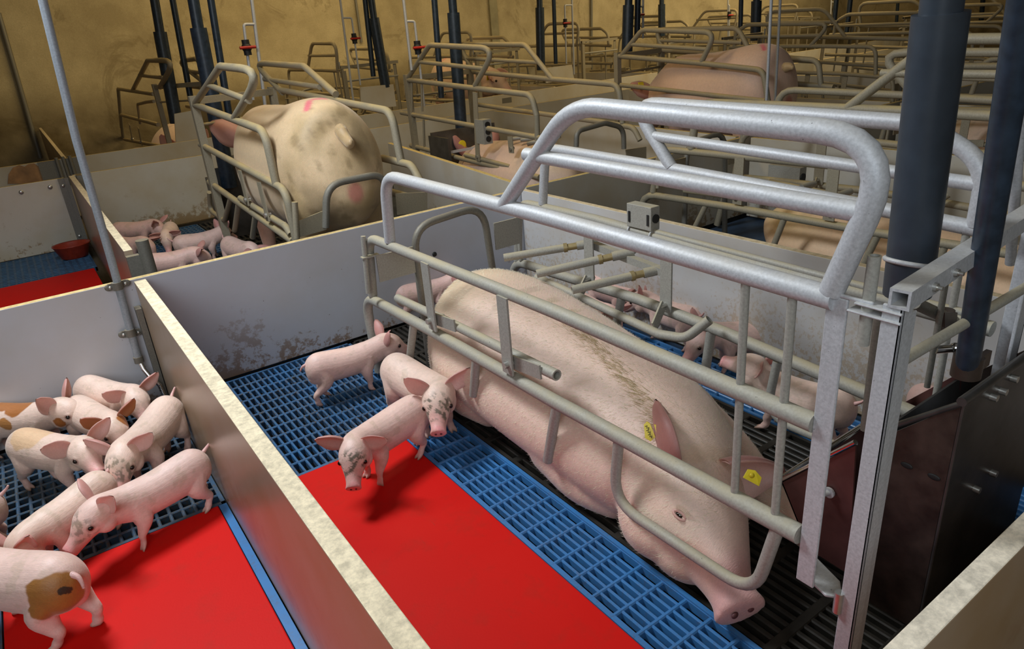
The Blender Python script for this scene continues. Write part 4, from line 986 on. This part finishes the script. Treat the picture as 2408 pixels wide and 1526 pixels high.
# near crate pen, left of the sow
pl('piglet standing with its side to us, nose under the rear rail of the near crate', (717,868), (952,800), .15,.155, pose=Pose(hp=.25, hy=.05, legs=(.1,-.1,.15,-.35)), ear=(.6,.8,-.1), tail='down', tone=0, seed=1, group=G1)
pl('piglet with dirty face looking out from behind the foremost one', (918,870), (1120,972), .15,.17, pose=Pose(hp=.22, hy=-.55, bend=-.15, legs=(.2,-.1,0,0)), face=1, tone=1, seed=2, ear=(.9,.8,-.1), tail='down', group=G1, scale=1.06)
pl('foremost piglet facing us on the red mat corner with grey bristles on its forehead', (992,948), (838,1048), .15,.15, pose=Pose(hp=.30, hy=.30, bend=.50, legs=(.30,-.05,.25,-.2)), face=1, tone=0, seed=3, ear=(1,.30,.0), tail=None, group=G1, scale=.93)
pl('piglet half hidden behind the rear gate loop by the back panel', (922,690), (1090,655), .15,.16, pose=Pose(hp=.1), tone=2, seed=4, tail='down', group=G1, scale=.85)
# right of the sow
pl('piglet beyond the sow, orange ear, head low behind the far lower rail', (1648,745), (1462,675), .16,.17, pose=Pose(hp=.25, hy=.25), tone=0, seed=5, ear=(.4,.9,-.3), group=G1, scale=.85)
pl('piglet back seen just above the lying sow beside the stained panel', (1385,655), (1520,700), .15,.14, pose=Pose(hp=.4), tone=2, seed=6, group=G1, scale=.8)
pl('piglet between sow and far lower rail, only its back showing', (1345,690), (1500,770), .15,.14, pose=Pose(hp=.5), tone=2, seed=7, group=G1, scale=.8)
pl('piglet facing left past the upright rods with pink snout lowered', (1855,775), (1615,805), .15,.13, pose=Pose(hp=.50, hy=.35, legs=(.1,-.1,0,0)), tone=0, seed=8, ear=(.6,.7,-.2), group=G1, scale=.92)
pl('piglet by the sow trough with raised orange head behind the upright rods', (2012,975), (1745,855), .14,.19, pose=Pose(hp=-.35, hy=.15, legs=(.2,0,0,0)), tone=1, seed=9, ear=(.5,.6,-.5), group=G1, scale=.92)
pl('tip of a piglet showing behind the trough through the front frame', (2150,905), (2250,960), .16,.16, pose=Pose(), tone=2, seed=10, group=G1, scale=.85)
# left pen
pl('rearmost piglet of the left pen drinking at the spring hose', (186,905), (385,940), .16,.17, pose=Pose(hp=.30, hy=-.35), tone=1, seed=11, ear=(.95,.75,.0), group=G2, face=.2, scale=.92)
pl('piglet with brown back stripe and flank spot at the left picture edge', (-60,985), (160,960), .15,.17, pose=Pose(hp=.2, hy=-.1), tone=1, seed=12, spots=(((.0,.0,.205),.05,BR),((-.06,0,.208),.04,BR),((-.03,-.06,.16),.028,BRL),((.17,-.03,.17),.022,BR)), ear=(.6,.9,-.2), group=G2, scale=.92)
pl('piglet with brown patches on face and rump behind the pale one', (165,945), (312,1015), .16,.16, pose=Pose(hp=.35, hy=-.2), tone=1, seed=13, spots=(((-.17,.0,.19),.035,BR),((.17,.03,.21),.026,BR),((.16,-.035,.19),.024,BR),((.20,.015,.20),.012,BR)), ear=(.8,.9,.0), earcol=(.42,.17,.06), group=G2, scale=.88)
pl('piglet standing broadside in the left pen, pink snout on its neighbour', (32,1042), (265,1062), .15,.17, pose=Pose(hp=.05, hy=-.40, legs=(0,0,.35,-.1)), tone=1, seed=14, ear=(1,.55,-.1), spots=(((-.08,0,.21),.07,(.72,.47,.28)),), tail='down', group=G2, scale=.93)
pl('piglet pressed to the divider panel with its head down between two others', (408,946), (275,1118), .16,.13, pose=Pose(hp=.35, hy=.12), tone=1, seed=15, ear=(.9,.5,-.2), face=.8, group=G2, scale=.95)
pl('front piglet with red tail tip stepping onto the left red mat', (485,1070), (158,1252), .155,.15, pose=Pose(hp=.22, hy=.10, legs=(.25,-.2,.05,-.3)), tone=0, seed=16, ear=(.85,.75,-.25), face=.6, group=G2, scale=None)
pl('piglet sniffing the blue floor at far left of the crowd', (262,1128), (72,1292), .13,.10, pose=Pose(hp=.75, hy=.1, neck=.15), tone=1, seed=17, ear=(.85,.75,-.3), group=G2, scale=.84)
pl('piglet with a big brown rump patch standing on the left red mat', (190,1385), (-150,1330), .16,.17, pose=Pose(hp=.1, legs=(0,0,.25,-.15)), tone=0, seed=18, spots=(((-.168,.028,.155),.052,(.36,.15,.03)),((-.15,.045,.165),.04,(.36,.15,.03)),((-.14,.05,.14),.03,(.36,.15,.03)),((-.185,.025,.165),.010,(.04,.025,.012))), ear=(.8,.8,0), tail='down', group=G2, scale=1.08)
pl('rump of a piglet just entering at the left picture edge', (10,1170), (-160,1230), .15,.15, pose=Pose(), tone=3, seed=19, group=G2, scale=.85)
# second row pen
ZK = dict(group=G3)
pl('second row piglet lying along the stained panel foot', (262,542), (385,530), .15,.15, pose=Pose(hp=.8, hy=-.3), tone=2, seed=21, scale=.92, ear=(.6,.8,0), **ZK)
pl('second row piglet sleeping nearest the tan divider', (255,572), (345,572), .14,.14, pose=Pose(hp=.8), tone=2, seed=22, scale=.85, **ZK)
pl('second row piglet facing us with pale drooping face', (402,530), (372,590), .15,.15, pose=Pose(hp=.7), tone=1, seed=23, scale=.85, ear=(1,.2,0), **ZK)
pl('second row piglet broadside with red sore by its tail', (404,568), (520,548), .17,.16, pose=Pose(hp=.3, hy=.5, legs=(.2,-.2,.1,-.1)), tone=0, seed=24, scale=.9, ear=(.6,.8,0), spots=(((-.19,.02,.165),.014,(.45,.05,.03)),), **ZK)
pl('second row piglet whose pale rump shows above the back panel', (530,575), (640,612), .15,.13, pose=Pose(hp=.9), tone=0, seed=25, scale=.95, **ZK)
pl('second row piglet closest to the back panel, only its back visible', (318,628), (480,606), .15,.14, pose=Pose(hp=.7), tone=2, seed=26, scale=.98, ear=(.7,.5,0), **ZK)
p = px(245,352,Y=7.75); pig('piglet', 'piglet back barely visible over the far aisle panel', 'piglet', (p.x, 7.75, .0), .1, Pose(hp=.5), 2.0, seed=27, tone=2, ears=False)
# standing sows
pig('sow', 'large dirty sow standing with her rump to us and pink paint on her back', 'sow', (1.25,3.90,.0), math.pi/2-.02, Pose(hp=.15), 1.05, 'sow', dirty=.9, warm=.5, tail='up', seed=31).scale = (1,.80,1)
p = px(1660,170,X=4.75)
pig('sow', 'clean pink sow standing side on inside the second row crate', 'sow', (4.70, 3.84,.0), math.pi/2+.0, Pose(hp=.4), 1.04, 'sow', tail='down', seed=32, eartag=(1,)).scale = (.80,.9,1)
pig('sow', 'sow with dark face patches looking right in the third row', 'sow', (5.35,8.75,.0), -1.75, Pose(hp=.1, hy=.6), .95, 'sow', seed=33, dirty=.3, ear=(.8,-.2,.6), eartag=(-1,))
# ------------------------------------------------------------------ lying sows
def lying_body():
    mb = MB()
    loft(mb, [
     (1.285,2.235,.17,.05,.06,0),(1.285,2.21,.19,.14,.13,0),(1.28,2.14,.21,.21,.195,0),(1.268,2.03,.222,.262,.223,0),(1.25,1.87,.225,.283,.228,0),
     (1.235,1.65,.217,.281,.219,0),(1.218,1.45,.207,.267,.210,0),(1.205,1.27,.198,.252,.200,0),(1.18,1.13,.186,.222,.186,.03),
     (1.15,1.03,.176,.188,.170,.08),(1.118,.965,.163,.158,.150,.15),(1.085,.905,.148,.135,.135,.25),(1.062,.85,.125,.108,.110,.25),
     (1.040,.80,.104,.082,.082,.25),(1.022,.762,.088,.064,.064,.25),(1.007,.728,.072,.052,.048,.3),(.997,.705,.064,.054,.043,.35),(.992,.693,.060,.062,.043,.35),(.988,.684,.058,.056,.036,.35)], 4, 40, .13)
    def b(c, r, sc=(1,1,1)): mb.ball(c, r, 8, sc)
    b((1.055,.965,.10), .115, (1,1.1,.85)); b((1.02,.885,.075), .078, (.8,1.3,.9)); b((1.12,.88,.09), .09)       # jowls
    b((1.045,.925,.190), .048, (1,1.2,.7)); b((1.165,.885,.175), .045)                                              # brows
    b((1.06,1.02,.20), .07, (.9,1,.9)); b((1.20,.98,.20), .07)                                                    # ear roots
    # fore leg folded on the far side, hind leg, near elbow
    limb(mb, [(1.36,1.22,.14,.14),(1.40,1.05,.09,.08),(1.36,.88,.06,.045),(1.33,.78,.045,.038),(1.32,.72,.04,.035)])
    limb(mb, [(1.07,1.38,.11,.11),(1.03,1.25,.07,.065),(1.05,1.14,.05,.045)])
    limb(mb, [(1.14,2.03,.15,.14),(1.07,1.90,.11,.11),(1.06,1.76,.08,.07)])
    return remesh(mb, .0085, 8)
LB_V, LB_F = lying_body()
def bristles(V, faces, cnt, length, wid, seed, sel=None, flow=None, colr=None):
    rs = np.random.RandomState(seed); f = np.array([q for q in faces if len(q) == 4]); P = V[f]; A_ = P[:,0]; 
    nrm = np.cross(P[:,2]-P[:,0], P[:,3]-P[:,1]); ar = np.linalg.norm(nrm, axis=1); nrm /= ar[:,None]+1e-12
    cen = P.mean(1); w = ar*(1 if sel is None else sel(cen, nrm)); w = w/w.sum()
    idx = rs.choice(len(f), cnt, p=w); ab = rs.rand(cnt,2)
    p = P[idx,0]*((1-ab[:,:1])*(1-ab[:,1:]))+P[idx,1]*(ab[:,:1]*(1-ab[:,1:]))+P[idx,2]*(ab[:,:1]*ab[:,1:])+P[idx,3]*((1-ab[:,:1])*ab[:,1:])
    n_ = nrm[idx]; fl = flow(p)+rs.randn(cnt,3)*.28; fl -= n_*(fl*n_).sum(1)[:,None]; fl /= np.linalg.norm(fl,axis=1)[:,None]+1e-9
    L = length*(.6+.8*rs.rand(cnt))[:,None]; s_ = np.cross(fl, n_)*wid
    mid = p+fl*L*.55+n_*L*.22; tipp = p+fl*L+n_*L*.30
    vs = np.stack([p-s_, p+s_, mid+s_*.8, mid-s_*.8, tipp], 1).reshape(-1,3)
    fs = []
    for i in range(cnt): a = i*5; fs += [(a,a+1,a+2,a+3),(a+3,a+2,a+4)]
    return vs, fs
HAIR = plain('pale_bristle', (.80,.70,.52), .45, 0, 60, .12, 0); HAIR_D = plain('yellow_bristle', (.45,.34,.16), .5, 0, 60, .2, 0)
def lying_tint(V, warm=0):
    base = np.array((.78,.56,.45)); c = np.tile(base, (len(V),1))*(.95+.09*fbm(V, 8, 4)[:,None])
    def m(col, f):
        nonlocal c; f = np.clip(f,0,1)[:,None]; c = c*(1-f)+np.array(col)*f
    m((.74,.56,.34), sst(V[:,1], 1.75, 2.15)*sst(V[:,2], .2, .4)*.8)
    m((.72,.43,.34), sst(.22-V[:,2], 0, .12)*.55); m((.55,.27,.12), sst(.10-V[:,2], 0, .07)*sst(1.15-V[:,1], 0, .2)*sst(V[:,1], .74, .82)*.8)  # orange-brown low parts: shade and red mat reflection put into the skin colour
    m((.78,.60,.46), sst(1.05-V[:,1],0,.1)*sst(V[:,1],.78,.88)*.4)
    m((.66,.36,.34), sst(.77-V[:,1], 0, .05)*.8); m((.60,.40,.22), sst(fbm(V,26,8),.55,.7)*sst(1.0-V[:,1],0,.1)*sst(V[:,1],.78,.85)*.35)
    m((.48,.36,.20), sst(fbm(V,70,6),.55,.72)*np.exp(-((V[:,0]-1.26-.0*V[:,1])/.035)**2)*sst(V[:,2],.3,.4)*sst(V[:,1],1.1,1.25)*(1-sst(V[:,1],1.6,1.8))*.7)
    m((.36,.28,.20), sst(fbm(V*np.array((.3,2.2,1)), 16, 12),.68,.76)*sst(V[:,1],1.6,1.8)*sst(V[:,2],.36,.44)*.45)
    if warm: c = c*np.array((1.0,.94,.72))
    return c
def ear_cols(inner, outer): 
    o_ = []
    for s_ in range(2):
        for i in range(10):
            for j in range(9): o_.append(np.array(inner)*(1-.25*abs(j-4)/4)*(.8+.2*i/9) if s_ == 0 else np.array(outer))
    return np.array(o_)
def lying_sow(label, org, M=None, warm=0, full=True, hair=15000, group=None):
    V = LB_V.copy(); mbE = MB()
    # ears: (base, tip, normal)
    def hit(u, v):
        c = np.array(CAM); dd = np.array(px(u, v, Z=0))-c; dd /= np.linalg.norm(dd)
        r_ = V-c; t = r_@dd; dist = np.linalg.norm(r_-t[:,None]*dd, axis=1); ok = dist < .012
        i = np.where(ok)[0][np.argmin(t[ok])]; return Vector(V[i]), Vector(-dd)
    e1b = hit(1578,1085)[0]-Vector((0,0,.012)); e1t = px(1524,945,Z=e1b.z+.11)
    e2b = hit(1698,1085)[0]-Vector((0,0,.012)); e2t = px(1822,1090,Z=e2b.z-.01)
    d = (e1t-e1b); L1 = d.length; n1 = Vector((.55,-.75,.15)); n1 = (n1-d*n1.dot(d)/d.length_squared).normalized()
    ear_mesh(mbE, e1b, d, d.cross(n1), n1, L1, .165, .42, .10, .0032)
    d2 = (e2t-e2b); L2 = d2.length; n2 = Vector((-.35,-.85,-.25)); n2 = (n2-d2*n2.dot(d2)/d2.length_squared).normalized()
    ear_mesh(mbE, e2b, d2, d2.cross(n2), n2, L2*1.1, .145, .5, .16, .0032)
    nb = len(V); Vall = np.vstack([V, np.array(mbE.v)]); faces = list(LB_F)+[tuple(i+nb for i in f) for f in mbE.f]
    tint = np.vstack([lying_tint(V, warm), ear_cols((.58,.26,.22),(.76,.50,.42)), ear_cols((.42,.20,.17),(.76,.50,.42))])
    org = Vector(org); me = make_mesh('sow', Vall-np.array(org), faces, tint, [SKIN_S, EAR], [0]*len(LB_F)+[1]*len(mbE.f))
    o = bpy.data.objects.new('sow', me); COL.objects.link(o); o.location = org; tag(o, label, 'sow', group)
    # eye on the surface nearest to the measured sight line
    e, tow = hit(1587,1213)
    w = (Vector((1.0,.69,.07))-Vector((1.1,.98,.17))).normalized()
    eo = sub(o, 'eye', MB().ball(e-tow*.0065, .0105, 10), EYE)
    w = (px(1604,1232,Z=e.z)-px(1568,1203,Z=e.z)); w = (w-tow*w.dot(tow)).normalized(); upv = w.cross(tow).normalized(); upv = upv if upv.z > 0 else -upv
    lid = MB(); q1 = [e+w*.015*math.cos(t)+upv*(.0068*math.sin(t)+.000)+tow*(.004*math.sin(t)-.001) for t in np.linspace(-.1, math.pi+.1, 12)]
    q2 = [e+w*.016*math.cos(t)-upv*(.0075*math.sin(t))+tow*(.003*math.sin(t)-.001) for t in np.linspace(-.1, math.pi+.1, 12)]
    lidm = bpy.data.materials.get('eyelid') or plain('eyelid', (.58,.34,.28), .5, 0, 60, .1)
    sub(o, 'eyelid', lid.tube(q1, .0040, 0, 8), lidm); sub(o, 'eyelid', MB().tube(q2, .0034, 0, 8), lidm)
    lash = MB()
    for t in np.linspace(.5, 2.7, 14):
        a = e+w*.015*math.cos(t)+upv*.009*math.sin(t)+tow*.006; lash.tube([a, a+upv*.010+w*.006*math.cos(t)+tow*.008], .0006, 0, 4)
    sub(o, 'eyelashes', lash, HAIR)
    # nostrils on the snout disc
    dc = Vector((.9885,.684,.064)); dn = (Vector((.985,.66,.060))-Vector((1.0,.72,.073))).normalized(); ds = dn.cross(Vector((0,0,1))).normalized()
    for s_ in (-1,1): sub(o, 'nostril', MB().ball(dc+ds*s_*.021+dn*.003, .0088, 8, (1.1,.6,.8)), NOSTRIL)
    # ear tags
    def front_pt(u, v, off, ref):      # tag point on the pixel's sight line, pulled off the body toward the camera
        h, tw = hit(*ref); dd = (px(u, v, Z=0)-Vector(CAM)).normalized(); return Vector(CAM)+dd*((h-Vector(CAM)).length-off)
    R1 = (1545,1030); T1 = lambda u, v, o_=.035: front_pt(u, v, o_, R1)
    g1 = sub(o, 'ear_tag', MB().poly([T1(*q) for q in ((1514,1000),(1522,992),(1529,997),(1541,1028),(1530,1038),(1517,1030))], (.002,.002,0)), YEL)
    ink = MB()
    for u, v in ((1517,1003),(1520,1013),(1524,1023)):
        ink.tube([T1(u,v,.0375),T1(u+5,v-2,.0375),T1(u+4,v+4,.0375),T1(u+9,v+2,.0375),T1(u+8,v+7,.0375)], .0011, 0, 5)
    sub(o, 'tag_digits', ink, INK, g1)
    sub(o, 'ear_tag', MB().poly([T1(*q, .042) for q in ((1538,999),(1547,1001),(1562,1036),(1546,1026))], (.002,.002,0)), YEL)
    g2 = sub(o, 'ear_tag', MB().poly([px(u,v,Z=e2b.z+.035+zz) for u,v,zz in ((1758,1103,0),(1776,1106,0),(1790,1122,-.01),(1784,1142,-.02),(1747,1122,-.01))], (-.001,-.002,0)), YEL)
    sub(o, 'tag_button', MB().ball(px(1768,1118,Z=e2b.z+.04), .006, 8), YEL, g2)
    # bristle coat
    fl = lambda p: np.stack([np.sign(p[:,0]-1.22)*.35+0*p[:,0], np.ones(len(p)), -.35*np.ones(len(p))], 1)
    sel = lambda c, n: (c[:,2] > .03)*(n[:,2] > -.5)*(c[:,1] > .80)
    vs, fs = bristles(V, LB_F, hair, .013, .00042, 3, sel, fl)
    m_ = MB(); m_.add([tuple(v) for v in vs], fs); h_ = sub(o, 'bristles', m_, HAIR); h_['kind'] = 'stuff'
    H_ = [hit(u, v)[0] for u, v in ((1330,745),(1400,805),(1470,880),(1530,960),(1560,1010))]
    hy_ = np.array([h.y for h in H_])[::-1]; hx_ = np.array([h.x for h in H_])[::-1]
    sel2 = lambda c, n: np.exp(-((c[:,0]-np.interp(c[:,1], hy_, hx_))/.020)**2)*(c[:,2] > .22)*(c[:,1] > hy_[0])*(c[:,1] < hy_[-1])+1e-12
    vs, fs = bristles(V, LB_F, 700, .024, .0004, 5, sel2, fl)
    m_ = MB(); m_.add([tuple(v) for v in vs], fs); h_ = sub(o, 'spine_bristles', m_, HAIR_D); h_['kind'] = 'stuff'
    return o
SOW = lying_sow('big pale sow lying in the near crate with snout on the dark slats', (1.2,1.5,.0))
def lying_copy(label, loc, rot, scale, warm=0):
    nb = len(LB_V); mbE = MB()
    V = LB_V-np.array((1.2,1.5,0))
    for sy in (-1,1):
        ear_mesh(mbE, (-.06+.095*sy,-.50,.27), (.45*sy,-.1,.9), (1,.5*sy,0), (.2*sy,-.95,.1), .20, .15, .35, .1, .004)
    Vall = np.vstack([V, np.array(mbE.v)]); faces = list(LB_F)+[tuple(i+nb for i in f) for f in mbE.f]
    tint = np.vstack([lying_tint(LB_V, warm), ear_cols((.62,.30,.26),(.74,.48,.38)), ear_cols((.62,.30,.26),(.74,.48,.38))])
    me = make_mesh('sow', Vall, faces, tint, [SKIN_S, EAR], [0]*len(LB_F)+[1]*len(mbE.f))
    o = bpy.data.objects.new('sow', me); COL.objects.link(o); o.location = loc; o.rotation_euler = (0,0,rot); o.scale = (scale,)*3
    tag(o, label, 'sow'); 
    return o
s6 = lying_copy('yellowish sow lying in the crate behind the right stained panel', (3.15,1.40,.0), 0, 1.0, warm=1); s6.scale = (.95,1.08,.74)
s3 = lying_copy('lying sow with upright pink ears and round yellow tag, second row', (3.10,4.48,.0), math.pi, 1.08, warm=.0)
p = px(1098,337,X=3.02)
p = px(1087,341,Y=5.02); tg = MB().ball(((3.10-p.x)/1.08,(4.48-p.y)/1.08,p.z/1.08), .036, 10, (1,.12,1)); tg.build('ear_tag', YEL, s3)
s8 = lying_copy('sow resting low beside the back wall in the leftmost third row crate', (1.55,8.6,.0), 0, 1.15)
s9 = lying_copy('sow lying beyond the thick feed pipe with only its back in view', (4.95,1.5,.0), 0, 1.1)
# ------------------------------------------------------------------ feed and water pipes of the back rows
def vpipe(kind, u0, v0, u1, v1, Y, r, label, vs=None):
    a, b = px(u0, v0, Y=Y), px(u1, v1, Y=Y); up = a+(a-b).normalized()*max(0,(2.98-a.z)); 
    t = thing(kind, label, 'pipe', tuple(b)); 
    if vs is not None:
        s_ = px(*vs, Y=Y); sub(t, 'tube', MB().tube([up, s_], r*.68, 0, 14), PVC); sub(t, 'outer_sleeve', MB().tube([s_, b], r, 0, 16), PVC)
    else: sub(t, 'tube', MB().tube([up, b], r, 0, 12), PVC)
    return t
VP = [('feed_pipe',365,0,415,290,7.45,.058,'thick feed pipe of the leftmost crate at the back wall',(376,75)),
 ('drop_pipe',406,0,450,240,7.50,.028,'thin dark pipe just right of the leftmost thick feed pipe',None),
 ('feed_pipe',459,-5,540,440,5.15,.052,'thick feed pipe at the head end of the dirty standing sow',(466,66)),
 ('drop_pipe',495,-5,548,330,5.2,.024,'thin dark pipe right of the feed pipe above the dirty sow',None),
 ('feed_pipe',876,-5,907,205,7.5,.056,'thick feed pipe by the first red valve, third row',(879,42)),
 ('drop_pipe',858,-5,878,180,7.55,.028,'thin dark pipe left of that third row feed pipe by the first red valve',None),
 ('feed_pipe',1060,-5,1090,380,5.2,.05,'thick feed pipe above the lying sow with the yellow tag',(1066,30)),
 ('drop_pipe',1021,-5,1038,230,5.25,.024,'thin dark pipe left of the feed pipe above the tagged sow',None),
 ('feed_pipe',1269,-5,1272,165,7.6,.056,'thick feed pipe in front of the spotted sow crate',(1269,18)),
 ('drop_pipe',1302,-5,1307,150,7.6,.026,'thin dark pipe left of the red valve near the spotted sow',None),
 ('feed_pipe',1478,-5,1474,130,5.15,.052,'thick feed pipe at the head of the clean pink sow',(1478,12)),
 ('drop_pipe',1500,-5,1498,85,5.2,.030,'dark pipe touching the feed pipe at the head of the clean pink sow',None),
 ('feed_pipe',1556,-5,1556,85,7.7,.05,'feed pipe right of the two small red valves',(1556,10)),
 ('feed_pipe',1779,-5,1776,95,5.15,.055,'thick feed pipe above the rump of the clean pink sow',(1779,2)),
 ('drop_pipe',1743,-5,1741,70,5.2,.024,'thin dark pipe left of the feed pipe above the clean sow rump',None),
 ('drop_pipe',1967,-5,1960,70,5.2,.028,'dark drop pipe right of the paired steel pipes',None),
 ('drop_pipe',2000,-5,1990,85,5.2,.030,'dark pipe nearest to the left side of the big near feed pipe',None),
 ('drop_pipe',2112,-5,2108,55,7.7,.03,'short visible dark pipe directly left of the big near feed pipe',None),
 ('feed_pipe',2312,-5,2306,60,7.7,.05,'far dark pipe between the two near dark pipes',None)]
for k, u0, v0, u1, v1, Y, r, lab, vs in VP: vpipe(k, u0, v0, u1, v1, Y, r, lab, vs)
def water(u0, v0, u1, v1, bu, bv, bv1, Y, lab, valve=True, twin=True):
    a, b = px(u0, v0, Y=Y), px(u1, v1, Y=Y); up = a+(a-b).normalized()*max(0,(2.95-a.z))
    t = thing('water_pipe', lab, 'pipe', tuple(b)); sub(t, 'tube', MB().tube([up, b], .012, 0, 10), STEEL)
    q0 = px(u0+(u1-u0)*(bv-v0)/(v1-v0), bv, Y=Y); q1 = px(bu, bv, Y=Y-.02); q2 = px(bu+(u1-u0)*(bv1-bv)/(v1-v0), bv1, Y=Y-.02)
    sub(t, 'branch', MB().tube([q0,q1,q2], .010, .02, 10), STEEL)
    if valve:
        m_ = q1.lerp(q2, .3); vv = sub(t, 'valve_body', MB().tube([m_+Vector((0,0,.05)),m_-Vector((0,0,.05))], .026, 0, 12).ball(m_, .034, 8), BLACK)
        sub(t, 'valve_handle', MB().tube([m_+Vector((-.055,-.03,0)),m_+Vector((.055,-.03,.0))], .010, 0, 8), REDV, vv)
    return t
water(592,0,625,260,573,57,235,5.3,'steel water pipe with black valve between wall and dirty sow')
water(800,0,832,245,827,42,200,7.4,'steel water pipe with red handled valve, leftmost of the third row')
water(949,0,968,165,975,50,250,5.3,'steel water pipe with red handled valve left of the tagged sow')
water(1345,0,1350,175,1328,12,150,7.5,'steel water pipe with red lever in front of the spotted sow crate')
water(1512,0,1512,90,1500,15,80,5.3,'steel water pipe with red valve beside the clean pink sow head')
water(1712,0,1712,95,1715,12,90,7.6,'steel water pipe with small red valve behind the clean sow back')
water(1955,0,1952,60,1962,5,60,7.6,'steel water pipe with red valve left of the dark drop pipe')
one(MB().tube([px(1815,-25,Y=2.83)+(px(1815,-25,Y=2.83)-px(1802,245,Y=2.83))*2.4, px(1802,245,Y=2.83)], .0095, 0, 10), 'water_pipe', STEEL, 'left one of two thin steel pipes crossing the clean sow rump', 'pipe')
one(MB().tube([px(1836,-25,Y=2.83)+(px(1836,-25,Y=2.83)-px(1822,245,Y=2.83))*2.4, px(1822,245,Y=2.83)], .0085, 0, 10), 'water_pipe', STEEL, 'right one of two thin steel pipes crossing the clean sow rump', 'pipe')
# trough panels (steel) at the back row crate heads, seen between crates
def tplate(us, Y, lab, mat=None):
    pts = [px(u, v, Y=Y) for u, v in us]; one(MB().poly(pts, (0,.02,0)), 'trough_plate', mat or PAN_FAR, lab, 'plate')
tplate(((410,268),(462,258),(466,330),(414,338)), 7.32, 'grey trough plate below the leftmost thick feed pipe')
tplate(((848,205),(925,198),(932,250),(850,258)), 7.45, 'grey trough plate under the crate by the first red valve')
tplate(((1282,160),(1345,152),(1350,185),(1285,195)), 7.5, 'grey trough plate in front of the spotted sow')
# steel box plates of the tagged sow trough
t = thing('feed_trough', 'dark bluish steel trough at the head of the tagged lying sow', 'trough', (3.0,5.05,0))
MB().box((-.25,0,.0),(.36,.02,.52)).build('back_plate', TROUGH, t); MB().box((-.27,-.28,.0),(-.25,.02,.50)).build('side_plate', TROUGH, t); MB().box((-.25,-.26,.38),(.35,-.25,.40)).build('rim', STEEL, t)
t = thing('feed_trough', 'dark trough at the head end of the dirty standing sow', 'trough', (1.25,5.2,0))
MB().box((-.2,0,.0),(.36,.02,.5)).build('back_plate', TROUGH, t); MB().box((-.22,-.2,.0),(-.2,.02,.45)).build('side_plate', TROUGH, t)
